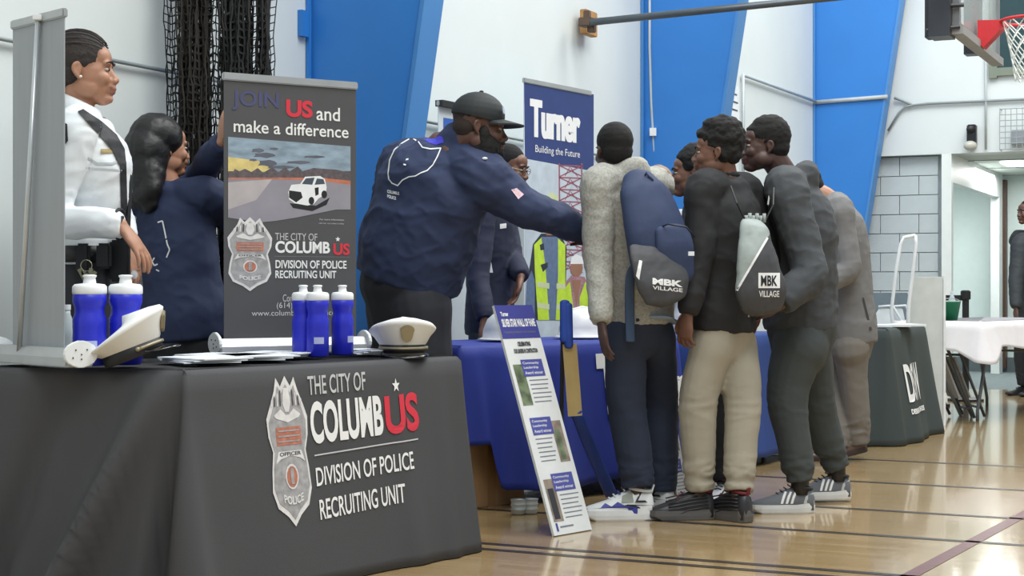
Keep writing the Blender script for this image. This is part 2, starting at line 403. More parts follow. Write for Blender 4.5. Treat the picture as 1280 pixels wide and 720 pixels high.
    rail('conduit', [WB(1233, 60, .03), WB(1233, 187, .03)], .012, PIPE, 'thin upright white conduit between alarm horn and wire guard')
    q2 = V((.081 * 12.3, 12.3, 0))
    rail('hanging_cable', [at(812, -60, 12.24), at(812, 60, 12.24), at(814, 130, 12.24), at(816, 163, 12.24), at(819, 205, 12.24), at(821, 300, 12.24), at(822, 440, 12.24)], .01, PIPE, 'white cable hanging down the face of the middle blue column', 'cable')
    k = MB(); box(k, at(816, 165, 12.22), (.05, .04, .06)); tag(obj('cable_connector', k, WHITE), 'small white connector on cable of the middle blue column', 'connector')
    # notice on wall
    f = Flat(WL(900, 150, .015), WD, UP); k = MB(); a = f.uv(900, 112); prism(k, [(0, -.25), (.50, -.25), (.50, .34), (0, .34)], f.o, f.U, f.W, f.N, .004); nt_ = tag(obj('wall_notice', k, PAPER), 'white paper notice on wall right of the middle blue column', 'notice')
    k = MB()
    for j, (a, b) in enumerate(((.05, .42), (.08, .45), (.22, .44), (.12, .38), (.20, .40), (.1, .44))): f.poly([(a, .27 - j * .07), (b, .27 - j * .07), (b, .255 - j * .07), (a, .255 - j * .07)], k, .006, px=False)
    obj('print', k, mat('grey_print', (70, 74, 78)), nt_)
    # alarm horn and wire guard
    t = thing('alarm_horn', 'black and clear alarm horn on back wall over the lobby opening', 'alarm')
    k = MB(); c = WB(1216, 170, .05); box(k, c, (.09, .1, .22), Rb); ell(k, c + UP * .06 - WD * .05, (.05, .03, .04)); obj('housing', k, BLACK, t, bevel=.01)
    k = MB(); ell(k, WB(1215, 183, .1), (.07, .05, .05)); obj('strobe_lens', k, mat('clear_lens', (190, 190, 180), .2), t, smooth=True); recenter(t)
    t = thing('wire_guard', 'wire guard cage on back wall at the right edge of picture', 'guard')
    k = MB(); o = WB(1252, 188, .12); 
    for i in range(9): tube(k, [o + WN * i * .055, o + WN * i * .055 + UP * .41], .004, 4)
    for i in range(8): tube(k, [o + UP * i * .058, o + UP * i * .058 + WN * .44], .004, 4)
    for a in (0, .44):
        for z in (0, .41): tube(k, [o + WN * a + UP * z, o + WN * a + UP * z + WD * .12], .006, 5)
    obj('cage', k, mat('wire_grey', (160, 168, 170), .4), t)
    k = MB(); box(k, o + WN * .25 + UP * .12 + WD * .08, (.3, .08, .15), Rb); obj('device', k, ALU, t, bevel=.01); recenter(t)
room()

# ------------------------------------------------------------------ basketball hoop over the side court and its brace
def hoop():
    t = thing('basketball_hoop', 'basketball backboard with red rim and white net at upper right', 'hoop')
    o = at(1195, 38, 11.5); Rb = Matrix.Rotation(-math.radians(25.67), 3, 'Z'); GR = mat('backboard_frame', (120, 124, 126), .5)
    k = MB()
    for (d, z, sd, sz) in ((.9, .03, 1.83, .06), (.9, 1.05, 1.83, .06), (.03, .53, .06, 1.07), (1.8, .53, .06, 1.07)): box(k, o + WD * d + UP * z, (.05, sd, sz), Rb)
    box(k, o + WD * .9 + UP * .45 + WN * .0, (.04, .62, .04), Rb)
    obj('backboard_frame', k, GR, t)
    k = MB(); box(k, o + WD * .9 + UP * .54, (.012, 1.74, 1.0), Rb); obj('backboard', k, mat('backboard_glass', (205, 216, 216), .15, alpha=.45), t)
    k = MB(); box(k, o + WD * .9 + UP * .0 + WN * .01, (.09, 1.85, .06), Rb); obj('edge_pad', k, mat('pad_grey', (150, 150, 150), .7), t)
    RED = mat('rim_red', (206, 44, 52), .4); k = MB(); c = o + WD * .78 + WN * .42 + UP * .16
    prism(k, [(0, -.1), (.04, -.16), (.2, .0), (.2, .04), (0, .05)], o + WD * .72 + WN * .03 + UP * .13, WN, UP, WD, .14)
    pts = [c + V((math.cos(a), math.sin(a), 0)) * .228 for a in [2 * PI * i / 24 for i in range(25)]]; tube(k, pts, .012); obj('rim', k, RED, t)
    k = MB(); n = 12
    for i in range(n):
        for s in (1, -1):
            P = []
            for j in range(9):
                a = 2 * PI * (i + s * j * .5) / n; r = .22 - .1 * (j / 8) ** .7; P.append(c + V((r * math.cos(a), r * math.sin(a), -.45 * j / 8)))
            tube(k, P, .005, 4)
    obj('net', k, mat('net_cord', (225, 232, 228), .8), t)
    k = MB(); box(k, o - WN * .10 + UP * .9, (.15, .22, 1.9), Rb); obj('mast', k, DARKM, t); k = MB(); box(k, o - WN * .10 + WD * 1.3 + UP * .9, (.12, .15, 1.8), Rb); obj('mast', k, DARKM, t)
    k = MB(); box(k, at(1174, 20, 11.6) + UP * .4, (.18, .14, 1.12), Rb); obj('support_beam', k, mat('beam_black', (48, 52, 56), .5), t)
    k = MB(); tube(k, [at(1158, 38, 11.5), at(1200, 33, 11.45)], .014); tube(k, [at(1172, 8, 11.5), at(1205, 6, 11.45)], .016); tube(k, [at(1172, -100, 11.6), at(1172, -700, 11.6)], .05); obj('cross_rod', k, DARKM, t)
    recenter(t)
    t = thing('brace_pole', 'long dark steel brace pole running out from its wooden wall block', 'pole')
    k = MB(); tube(k, [at(737, 28, 10.9), at(1022, -1, 11.1), at(1200, -19, 11.3)], .025, 12); obj('pole', k, mat('pole_steel', (84, 92, 98), .4, metal=.4), t, smooth=True)
    k = MB(); c = WL(726, 30, .06); box(k, c, (.05, .2, .17), Rb); obj('wood_block', k, mat('plywood', (176, 132, 78), .6, var=.15), t, bevel=.004)
    k = MB(); c2 = at(734, 28, 10.95); box(k, c2, (.09, .1, .06), Rb); box(k, c2 + UP * .05, (.04, .05, .06), Rb); box(k, c2 - UP * .03 + V((.03, 0, 0)), (.05, .05, .08), Rb); obj('pivot_bracket', k, mat('rusty_steel', (92, 74, 60), .6), t, bevel=.005)
    recenter(t)
hoop()
# ------------------------------------------------------------------ gathered black divider net
def divider_net():
    t = thing('divider_net', 'gathered black divider net hanging against white wall behind the banner', 'net')
    M = mat('net_black', (16, 20, 20), .7); M2 = mat('net_black_brown', (34, 32, 28), .8)
    r = np.random.RandomState(3)
    def bundle(x0, x1, nc, layers, m, cell=.034, thick=.0030):
        k = MB(); Y0 = 6.95; z0, z1 = .72, 3.1; nr = int((z1 - z0) / cell)
        for L in range(layers):
            ph = r.rand(nc) * 6; dy = (L - layers / 2) * .03
            X = np.linspace(x0, x1, nc) + (r.rand(nc) - .5) * .008
            pt = lambda i, j: V(((X[i] - 640) * 0 + ((X[i] - 640) * Y0 / F) + .006 * math.sin(ph[i] + j * .31) + r.uniform(-.004, .004), Y0 + dy + .02 * math.sin(ph[i] * 2 + j * .2), z1 - j * cell - .3 * cell * (i % 2)))
            G = [[pt(i, j) for j in range(nr)] for i in range(nc)]
            for i in range(nc):
                for j in range(nr - 1):
                    seg(k, G[i][j], G[i][j + 1], thick)
                    if i < nc - 1 and (layers == 1 or r.rand() < .8): seg(k, G[i][j], G[i + 1][j], thick)
        obj('net_fold', k, m, t)
    def seg(k, a, b, w_):
        d = (b - a); s, u = frame_of(d); v = []
        for p in (a, b):
            for q in range(3): v.append(p + s * w_ * math.cos(q * 2.1) + u * w_ * math.sin(q * 2.1))
        k.add(v, [(0, 1, 4, 3), (1, 2, 5, 4), (2, 0, 3, 5)])
    bundle(209, 228, 4, 2, M)
    bundle(226, 262, 11, 4, M2, thick=.0042); bundle(258, 280, 5, 2, M)
    bundle(277, 313, 12, 4, M, thick=.0045); bundle(309, 327, 4, 2, M)
    bundle(323, 336, 5, 4, M, thick=.0042); bundle(334, 345, 3, 1, M)
    # the inner gathered folds of each dense bundle
    k = MB()
    for (a, b, m) in ((228, 259, 0), (279, 311, 0), (325, 334, 0)):
        n = max(2, int((b - a) / 6))
        for i in range(n):
            px = a + (b - a) * (i + .5) / n; x = (px - 640) * 7.0 / F
            loft(k, [V((x + .004 * math.sin(i + j), 7.02 + .015 * math.sin(j * 1.3 + i), 3.1 - j * .3)) for j in range(9)], [.011 + .003 * math.sin(i * 2 + j * 1.7) for j in range(9)], n=6, cap=False, sub=2)
    obj('net_core', k, M, t, smooth=True)
    recenter(t)
divider_net()

# ------------------------------------------------------------------ draped tables
def drape(name, poly, top, mats, hem=lambda s: .01, flare=.08, pleats=(), ripple=.01, label='', cat='tablecloth', rc=.035, seed=1, nz=22, parent=None):
    """cloth over a table whose outline is poly (counter-clockwise seen from above); returns object and surf(edge, along, z, lift)"""
    P = [V((p[0], p[1], 0)) for p in poly]; k = len(P); path = []; s = 0; starts = []
    for i in range(k):
        a, b = P[i], P[(i + 1) % k]; pr = P[i - 1]; d = (b - a).normalized(); n = V((d.y, -d.x, 0)); dp = (a - pr).normalized(); npv = V((dp.y, -dp.x, 0))
        for q in range(5):
            h = q / 5; m = (npv * (1 - h) + n * h).normalized(); path.append((s, a, m)); s += .012
        starts.append(s); L = (b - a).length; m_ = max(2, int(L / .025))
        for q in range(m_): path.append((s + L * q / m_, a + d * (L * q / m_), n))
        s += L
    def off(s_, t):
        o = flare * t ** 1.15 + ripple * t * (math.sin(s_ * 9 + seed) + .6 * math.sin(s_ * 17 + seed * 2 + t * 1.5))
        for (c, w_, a, sl) in pleats: o += a * t ** .8 * math.exp(-((s_ - c - sl * t) / w_) ** 2)
        return o
    def at_(s_, p, n, z):
        t = max(0, (top - z) / top); r = rc * (1 - max(0, 1 - (top - z) / rc) ** 2) ** .5 if top - z < rc else rc
        return p + n * (off(s_, t) + r - rc * .3) + UP * z
    mb = MB(); n = len(path); vs = []
    for j in range(nz + 1):
        for (s_, p, m) in path:
            hz = hem(s_); q = j / nz
            z = top - (top - hz) * (q ** 1.15 if j > 2 else [0, .004, .02][j] / .75 * 1.0)
            vs.append(at_(s_, p, m, z))
    fs = []
    for j in range(nz):
        for i in range(n): fs.append((j * n + i, (j + 1) * n + i, (j + 1) * n + (i + 1) % n, j * n + (i + 1) % n))
    mb.add(vs, fs); mb.add([vs[i] for i in range(n)], [tuple(reversed(range(n)))])
    me = mesh_of(mb, name, mats); bm = bmesh.new(); bm.from_mesh(me); bmesh.ops.remove_doubles(bm, verts=bm.verts, dist=1e-4); bm.to_mesh(me); bm.free()
    me.polygons.foreach_set('use_smooth', [True] * len(me.polygons))
    o = link(name, me, parent); 
    sd = o.modifiers.new('thickness', 'SOLIDIFY'); sd.thickness = .002; sd.offset = -1
    if label: tag(o, label, cat)
    def surf(e, u, z, h=.003):
        a, b = P[e], P[(e + 1) % k]; d = (b - a).normalized(); nn = V((d.y, -d.x, 0))
        return at_(starts[e] + u, a + d * u, nn, z) + nn * h
    return o, surf
def onsurf(flat_vs, fs, surf, e, mb, mi=0, h=.003):
    mb.add([surf(e, u, z, h) for u, z in flat_vs], fs, mi)
def sub_quad(u0, z0, u1, z1, nu=8, nz=4):
    vs = [(u0 + (u1 - u0) * i / nu, z0 + (z1 - z0) * j / nz) for j in range(nz + 1) for i in range(nu + 1)]
    return vs, [(j * (nu + 1) + i, j * (nu + 1) + i + 1, (j + 1) * (nu + 1) + i + 1, (j + 1) * (nu + 1) + i) for j in range(nz) for i in range(nu)]
def fill(poly, depth=0):
    tr = tessellate_polygon([[V((x, y, 0)) for x, y in poly]]); vs = list(poly); out = []
    def split(a, b, c, d):
        if d == 0: out.append((a, b, c)); return
        ab = tuple((vs[a][q] + vs[b][q]) / 2 for q in (0, 1)); bc = tuple((vs[b][q] + vs[c][q]) / 2 for q in (0, 1)); ca = tuple((vs[c][q] + vs[a][q]) / 2 for q in (0, 1))
        i = len(vs); vs.extend([ab, bc, ca]); split(a, i, i + 2, d - 1); split(i, b, i + 1, d - 1); split(i + 2, i + 1, c, d - 1); split(i, i + 1, i + 2, d - 1)
    for t in tr: split(*t, depth)
    return vs, out
BADGE = [(.10, .80), (.22, .90), (.28, .99), (.38, .93), (.5, 1.0), (.62, .93), (.72, .99), (.80, .90), (.92, .80), (1.0, .72), (.98, .60), (.90, .50), (.95, .38), (.98, .24), (.88, .13), (.66, .07), (.5, .0), (.34, .07), (.12, .13), (.02, .24), (.05, .38), (.10, .50), (.02, .60), (.0, .72)]
B_MATS = lambda: [mat('badge_silver', (156, 156, 158), .5, var=.25, vs=40), mat('badge_light', (214, 214, 214), .5, var=.1, vs=40), mat('badge_copper', (176, 112, 92), .5, var=.25, vs=60), mat('badge_dark', (70, 72, 76), .5)]
def badge(put, u0, z0, u1, z1):
    """a shield with an eagle crest; put(points2d, faces, material, lift)"""
    q = lambda pts: [(u0 + (u1 - u0) * a, z0 + (z1 - z0) * b) for a, b in pts]
    sh = lambda pts, k: [((a - .5) * k + .5, (b - .45) * k + .45) for a, b in pts]
    put(*fill(q(BADGE), 1), 1, .002); put(*fill(q(sh(BADGE, .9)), 1), 0, .003)
    put(*fill(q([(.18, .74), (.34, .78), (.46, .74), (.54, .74), (.66, .78), (.82, .74), (.78, .72), (.5, .69), (.22, .72)]), 1), 1, .004)
    put(*fill(q([(.44, .92), (.56, .92), (.60, .82), (.54, .76), (.46, .76), (.40, .82)]), 0), 1, .004)
    for s in (1, -1):
        for j in range(4):
            x = .5 + s * (.14 + j * .07); put(*fill(q([(x, .80), (x + .03 * s, .80), (x + .02 * s, .90 - j * .02), (x - .01 * s, .91 - j * .02)]), 0), 1 if j % 2 else 3, .0045)
    put(*fill(q([(.2, .54), (.8, .54), (.8, .66), (.2, .66)]), 1), 2, .004)
    for j in range(3): put(*fill(q([(.24, .56 + j * .035), (.76, .56 + j * .035), (.76, .57 + j * .035), (.24, .57 + j * .035)]), 1), 0, .005)
    put(*fill(q([(.22, .50), (.78, .50), (.86, .42), (.74, .45), (.5, .47), (.26, .45), (.14, .42)]), 1), 1, .004)
    vs, fs = text_geo('OFFICER', .02); put([(u0 + (u1 - u0) * (.24 + .52 * a), z0 + (z1 - z0) * (.47 + .025 * b)) for a, b in vs], fs, 3, .005)
    n = 14; put(*fill(q([(.5 + .16 * math.cos(6.28 * i / n), .33 + .085 * math.sin(6.28 * i / n)) for i in range(n)]), 0), 1, .004)
    put(*fill(q([(.5 + .13 * math.cos(6.28 * i / n), .33 + .07 * math.sin(6.28 * i / n)) for i in range(n)]), 0), 2, .005)
    put(*fill(q([(.46, .28), (.54, .28), (.54, .38), (.5, .39), (.46, .38)]), 0), 0, .006)
    vs, fs = text_geo('POLICE', .03); put([(u0 + (u1 - u0) * (.26 + .48 * a), z0 + (z1 - z0) * (.165 + .055 * b - .02 * math.sin(3.14 * a))) for a, b in vs], fs, 1, .005)

# the police table
PB, PC, PF, PE = (-1.065, 5.19), (-.22, 6.27), (-.80, 6.72), (-1.84, 5.36)
def police_table():
    M = mat('charcoal_cloth', (66, 67, 70), .8, var=.05, vs=3, bump=.12, bs=300)
    poly = [PE, PB, PC, PF]
    o, surf = drape('police_tablecloth', poly, .765, M, hem=lambda s: .004, flare=.085, ripple=.004, seed=2, rc=.03,
                    pleats=((.79, .05, .24, -.32), (.85, .028, -.12, -.07), (.45, .05, -.07, -.25), (.84, .05, .045, .07), (.28, .03, .012, 0), (2.15, .04, .02, 0), (1.9, .05, .014, .05)), label='charcoal tablecloth printed with a badge and the city police recruiting lettering', cat='tablecloth')
    f = Flat((PB[0], PB[1], 0), V((.616, .788, 0)), UP)
    Mt = [INKW, INKR, mat('soft_print', (190, 192, 194), .6)]; k = MB()
    def T(t, u0, z0, u1, z1, mi, bold=0, rise=0):
        vs, fs = text_geo(t, bold); onsurf([(u0 + (u1 - u0) * a, z0 + (z1 - z0) * b + rise * a) for a, b in vs], fs, surf, 1, k, mi)
    T('THE CITY OF', .532, .655, .825, .722, 2, .01, .004)
    T('COLUMB', .532, .484, .905, .632, 0, .034, .006); T('US', .918, .488, 1.10, .632, 1, .034, .008)
    T('DIVISION OF POLICE', .54, .338, 1.045, .403, 0, .012, .018)
    T('RECRUITING UNIT', .545, .222, .985, .292, 0, .012, .016)
    vs, fs = sub_quad(.54, 0, 1.085, .005, 12, 1); onsurf([(u, z + .443 + .018 * (u - .54) / .55) for u, z in vs], fs, surf, 1, k, 2)
    st = [(.985 + (.021 if i % 2 == 0 else .009) * math.sin(i * PI / 5), .668 + (.027 if i % 2 == 0 else .011) * math.cos(i * PI / 5)) for i in range(10)]
    onsurf(*fill(st), surf, 1, k, 0)
    obj('lettering', k, Mt, o)
    k = MB(); badge(lambda vs, fs, mi, h: onsurf(vs, fs, surf, 1, k, mi, h + .001), .325, .215, .518, .728); obj('badge_print', k, B_MATS(), o)
    recenter(o)
    # the folding tables below the cloth
    t = thing('folding_table', 'folding table hidden beneath charcoal police tablecloth', 'table')
    k = MB(); c = V((sum(p[0] for p in poly) / 4, sum(p[1] for p in poly) / 4, 0))
    prism(k, [((p[0] - c.x) * .94, (p[1] - c.y) * .94) for p in poly], c + UP * .70, V((1, 0, 0)), V((0, 1, 0)), UP, .035); obj('tabletop', k, WHITE, t)
    for p in poly:
        k = MB(); q = c + (V((*p, 0)) - c) * .84; tube(k, [q, q + UP * .70], .014); obj('leg', k, DARKM, t)
    recenter(t)
police_table()
def blue_table():
    M = mat('royal_blue_cloth', (28, 48, 138), .7, var=.08, vs=3, bump=.1, bs=250)
    A0, A1 = V((-.24, 7.36, 0)), V((.86, 8.5, 0)); d = (A1 - A0).normalized(); n = V((-d.y, d.x, 0)); L = (A1 - A0).length
    poly = [tuple((A0 + n * .6)[:2]), tuple(A0[:2]), tuple(A1[:2]), tuple((A1 + n * .6)[:2])]
    s1 = .60 + .12
    def hem(s):
        u = s - s1
        if u < .12: return .31
        return .075 + .235 * max(0, 1 - (u - .12) / .06) + (.015 * math.sin(u * 7))
    o, surf = drape('blue_tablecloth', poly, .765, M, hem=hem, flare=.10, ripple=.022, seed=4, pleats=((s1 + .06, .05, .06, .04), (s1 + .30, .05, .07, .02), (s1 + .46, .03, -.04, 0), (s1 + .62, .06, .03, 0)), label='royal blue tablecloth with a large white letter T behind the leaning signs')
    k = MB(); f = Flat(A0, d, UP); 
    def q(px, py): u, v = f.uv(px, py); return (u, v)
    u0, z0 = q(738, 442); u1, _ = q(757, 442); _, z1 = q(757, 463); ua, zb = q(749, 524); ub, _ = q(757, 524)
    T = [(u0, z0), (u0, z0 - .075), (u0 + .05, z0 - .075), (u0 + .05, zb + .0), (u0 + .20, zb), (u0 + .20, z0 - .075), (u0 + .29, z0 - .075), (u0 + .29, z0)]
    onsurf(*fill(T, 2), surf, 1, k, 0, .006)
    vs, fs = text_geo('urner', .03); onsurf([(u0 + .31 + .75 * a, zb + .2 * b) for a, b in vs], fs, surf, 1, k, 0, .008)
    obj('lettering', k, INKW, o); recenter(o)
    t = thing('folding_table', 'folding table beneath royal blue tablecloth', 'table'); k = MB(); c = (A0 + A1) / 2 + n * .30
    prism(k, [(-L / 2 + .03, -.27), (L / 2 - .03, -.27), (L / 2 - .03, .27), (-L / 2 + .03, .27)], c + UP * .70, d, n, UP, .035); obj('tabletop', k, WHITE, t)
    for a in (-1, 1):
        for b in (-1, 1):
            k = MB(); p = c + d * a * (L / 2 - .2) + n * b * .22; tube(k, [p, p + UP * .7], .014); obj('leg', k, DARKM, t)
    recenter(t)
    # second blue table further along
    M2 = mat('slate_blue_cloth', (46, 72, 136), .7, var=.08, vs=3, bump=.1, bs=250)
    B0, B1 = V((.98, 8.75, 0)), V((1.68, 9.75, 0)); d = (B1 - B0).normalized(); n = V((-d.y, d.x, 0)); L = (B1 - B0).length
    poly = [tuple((B0 + n * .7)[:2]), tuple(B0[:2]), tuple(B1[:2]), tuple((B1 + n * .7)[:2])]
    o, surf = drape('blue_tablecloth', poly, .765, M2, hem=lambda s: .05, flare=.06, ripple=.015, seed=6, label='slate blue tablecloth lettered in white behind the legs of khaki joggers')
    k = MB(); vs, fs = text_geo('P&C', .02); uA = L - .22
    onsurf([(uA + .26 * a, .30 + .10 * b) for a, b in vs], fs, surf, 1, k, 0, .006); obj('lettering', k, INKW, o); k = MB(); vs, fs = text_geo('LE', .02); onsurf([(uA + .2 * a, .46 + .10 * b) for a, b in vs], fs, surf, 1, k, 0, .006)
    obj('lettering', k, INKW, o); recenter(o)
    t = thing('folding_table', 'folding table beneath slate blue tablecloth', 'table'); k = MB(); c = (B0 + B1) / 2 + n * .35
    prism(k, [(-L / 2 + .03, -.32), (L / 2 - .03, -.32), (L / 2 - .03, .32), (-L / 2 + .03, .32)], c + UP * .70, d, n, UP, .035); obj('tabletop', k, WHITE, t)
    for a in (-1, 1):
        for b in (-1, 1):
            k = MB(); p = c + d * a * (L / 2 - .15) + n * b * .26; tube(k, [p, p + UP * .7], .014); obj('leg', k, DARKM, t)
    recenter(t)
blue_table()
def far_tables():
    M = mat('dark_green_grey_cloth', (50, 60, 60), .8, var=.05, vs=3, bump=.1, bs=250)
    D0 = at(1108, 412, 10.5); D0.z = 0; D1 = D0 + WD * 1.15; E0 = D0 - WN * .75
    o, surf = drape('charcoal_tablecloth', [tuple(E0[:2]), tuple(D0[:2]), tuple(D1[:2]), tuple((D1 - WN * .75)[:2])], .765, M, hem=lambda s: .006, flare=.13, ripple=.02, seed=3,
                    pleats=((.30, .05, .05, .02), (.52, .05, -.04, 0), (.70, .04, .05, .0)), label='charcoal green tablecloth with tall white letters on the far table')
    k = MB()
    for (t_, u0, z0, u1, z1, b) in (('D', .20, .27, .35, .52, .0), ('S', .35, .27, .45, .52, .0), ('W', .45, .27, .62, .52, .0), ('DESIGNER SHOES', .20, .19, .64, .225, .02)):
        vs, fs = text_geo(t_, b + .03); onsurf([(u0 + (u1 - u0) * a, z0 + (z1 - z0) * c) for a, c in vs], fs, surf, 1, k, 0, .006)
    obj('lettering', k, INKW, o); recenter(o)
    t = thing('folding_table', 'folding table beneath the far charcoal green tablecloth', 'table'); k = MB(); c = (D0 + D1) / 2 - WN * .375
    prism(k, [(-.54, -.34), (.54, -.34), (.54, .34), (-.54, .34)], c + UP * .70, WD, WN, UP, .035); obj('tabletop', k, WHITE, t)
    for a in (-1, 1):
        for b in (-1, 1):
            k = MB(); p = c + WD * a * .42 + WN * b * .28; tube(k, [p, p + UP * .7], .014); obj('leg', k, DARKM, t)
    recenter(t)
    # white table, its corner toward the gym
    C = V((at(1226, 400, 12.2).x, 12.2, 0)); d1 = V((-.77, .64, 0)); d2 = V((.64, .77, 0)); LW = 1.8
    o, surf = drape('white_tablecloth', [tuple((C + d1 * .75)[:2]), tuple(C[:2]), tuple((C + d2 * LW)[:2]), tuple((C + d2 * LW + d1 * .75)[:2])], .775, mat('white_cloth', (222, 220, 222), .7, var=.03, bump=.05),
                    hem=lambda s: .565 + .015 * math.sin(s * 7) - .11 * max(0, 1 - abs(s - .85) / .20), flare=.30, ripple=.03, seed=5, label='white tablecloth with a hanging pointed corner on folding table at right', nz=12)
    recenter(o)
    t = thing('folding_table', 'folding table with bent grey legs under the white tablecloth at right', 'table'); k = MB(); c = C + d2 * LW / 2 + d1 * .375
    prism(k, [(-LW / 2 + .03, -.34), (LW / 2 - .03, -.34), (LW / 2 - .03, .34), (-LW / 2 + .03, .34)], c + UP * .735, d2, d1, UP, .028); obj('tabletop', k, WHITE, t); LEGM = mat('table_leg_grey', (96, 100, 104), .4, metal=.4)
    for x in (-.55, .55):
        for y in (-.28, .28): k = MB(); p = c + d2 * x + d1 * y; g_ = d2 * (-.12 if x < 0 else .12); tube(k, [p + UP * .73 - g_, p + UP * .58, p + g_ * 1.6 + UP * .08, p + g_ * 1.6 + UP * .0], .014); obj('leg', k, LEGM, t, smooth=True)
        k = MB(); tube(k, [c + d2 * x + d1 * -.28 + UP * .5, c + d2 * x + d1 * .28 + UP * .5], .01); obj('stretcher', k, LEGM, t)
    recenter(t)
    # green bucket, bottle on white table
    t = thing('green_bucket', 'green bucket on the white table by the stanchion', 'bucket', loc=at(1187, 403, 12.6)); t.location.z = .778
    k = MB(); lathe(k, (0, 0, 0), [(.06, 0), (.085, .14), (.09, .145), (.082, .145), (.058, .01)]); obj('pail', k, mat('green_plastic', (40, 130, 92), .4), t, smooth=True)
    k = MB(); tube(k, [V((.088 * math.cos(a), 0, .14 + .03 * math.sin(a))) for a in [PI * i / 10 for i in range(11)]], .003); obj('handle', k, ALU, t)
    t = thing('water_bottle', 'clear water bottle standing beside the green bucket', 'bottle', loc=(at(1190, 403, 12.9).x, 12.9, .778))
    k = MB(); lathe(k, (0, 0, 0), [(.03, 0), (.033, .02), (.033, .14), (.015, .19), (.013, .21)]); obj('bottle_body', k, mat('clear_plastic', (214, 226, 226), .2, alpha=.7), t, smooth=True)
    k = MB(); lathe(k, (0, 0, .21), [(.015, 0), (.015, .02)]); obj('cap', k, WHITE, t)
    # folded chairs leaning under the table
    for i, (px, lab) in enumerate(((1183, 'folded metal chair leaning under the left end of white table'), (1196, 'second folded metal chair leaning beside the first under white table'))):
        t = thing('folded_chair', lab, 'chair'); k = MB(); Yc = 12.5 + i * .14; a = at(px, 470, Yc); x = a.x
        for sx in (0, .34): tube(k, [V((x + .22, Yc + sx, .015)), V((x - .03, Yc + sx, .66))], .012); tube(k, [V((x + .12, Yc + sx, .015)), V((x - .10, Yc + sx, .5))], .012)
        tube(k, [V((x - .03, Yc, .66)), V((x - .03, Yc + .34, .66))], .012); tube(k, [V((x + .2, Yc, .08)), V((x + .2, Yc + .34, .08))], .01)
        obj('chair_frame', k, MATS['table_leg_grey'], t, smooth=True)
        k = MB(); prism(k, [(0, 0), (.34, 0), (.34, .34), (0, .34)], V((x + .10, Yc, .16)), V((0, 1, 0)), V((-.36, 0, .93)), V((1, 0, .3)), .015); obj('seat', k, mat('chair_beige', (170, 170, 168), .5), t, bevel=.004); recenter(t)
    # stanchion with belt
    t = thing('stanchion', 'black stanchion post with belt behind the white table', 'stanchion', loc=(at(1207, 400, 14.6).x, 14.6, 0)); k = MB()
    lathe(k, (0, 0, 0), [(.16, 0), (.16, .02), (.05, .04), (.03, .06), (.03, .92), (.045, .93), (.045, 1.0), (.03, 1.01)]); obj('post', k, BLACK, t, smooth=False)
    k = MB(); box(k, (-.75, 0, .94), (1.45, .006, .05)); obj('belt', k, BLACK, t)
    # white board with rounded corner, curved tube frame, chairs behind the charcoal cloth
    t = thing('display_screen', 'tall plain white panel standing behind the far charcoal table', 'panel'); k = MB(); Y = 12.0; a = at(1134, 490, Y); a.z = 0; 
    prism(k, [(0, 0), (.27, 0), (.27, .92 + .18), (.255, 1.115), (.03, 1.115), (.0, .85)], a, V((1, 0, 0)), UP, V((0, 1, 0)), .04); obj('panel_board', k, mat('panel_grey_white', (198, 204, 202), .5), t, bevel=.005)
    k = MB(); box(k, a + V((.278, .02, .56)), (.016, .06, 1.12)); obj('panel_edge', k, WHITE, t); recenter(t)
    t = thing('tube_stand', 'bent white tube stand rising behind the far charcoal table', 'stand'); k = MB(); Y = 11.75; 
    tube(k, [at(1122, 535, Y), at(1117, 410, Y), at(1114, 390, Y), at(1120, 340, Y), at(1126, 305, Y), at(1130, 297, Y), at(1144, 294, Y)], .013, 10)
    tube(k, [at(1144, 294, Y), at(1145, 304, Y), at(1141, 340, Y), at(1136, 380, Y), at(1135, 410, Y), at(1140, 535, Y)], .014, 10); obj('tube_frame', k, WHITE, t, smooth=True)
    k = MB(); box(k, V((at(1131, 500, Y).x, Y, .012)), (.2, .35, .024)); obj('base_plate', k, WHITE, t); recenter(t)
    for i, (px, lab) in enumerate(((1108, 'white plastic chair back behind far charcoal table, nearer the suited man'), (1124, 'white plastic chair back behind far charcoal table, nearer the white panel'))):
        t = thing('plastic_chair', lab, 'chair'); Y = 12.6 + .06 * i; x = at(px, 390, Y).x; k = MB(); prof = [(-.12, .0), (.12, 0), (.14, .3), (.09, .37), (-.09, .37), (-.14, .3)]
        W_ = mat('chair_white', (206, 214, 218), .4)
        prism(k, [(-.09, 0), (.02, 0), (.06, .2), (.04, .32), (-.04, .33), (-.07, .28)], V((x, Y, .55)), V((1, 0, 0)), V((0, .15, 1)).normalized(), V((0, 1, 0)), .02); obj('backrest', k, W_, t, bevel=.006)
        k = MB(); tube(k, [V((x + .09, Y, .5)), V((x + .12, Y + .03, .78)), V((x + .06, Y + .05, .89)), V((x - .05, Y + .05, .88))], .012); obj('back_frame', k, W_, t, smooth=True)
        k = MB(); box(k, (x, Y + .2, .45), (.3, .4, .03)); obj('seat', k, W_, t, bevel=.008)
        for a in (-.13, .13):
            for b in (.03, .37): k = MB(); tube(k, [V((x + a, Y + b, 0)), V((x + a, Y + b, .45))], .012); obj('leg', k, ALU, t)
        recenter(t)
    t = thing('grey_office_chair', 'grey mesh chair back behind the two white plastic chairs', 'chair'); Y = 13.3; x = at(1110, 380, Y).x; k = MB()
    box(k, (x, Y, .88), (.34, .03, .22)); obj('backrest', k, mat('chair_mesh_grey', (110, 124, 132), .6), t, bevel=.01); k = MB(); box(k, (x, Y + .22, .45), (.4, .4, .05)); obj('seat', k, DARKM, t, bevel=.01)
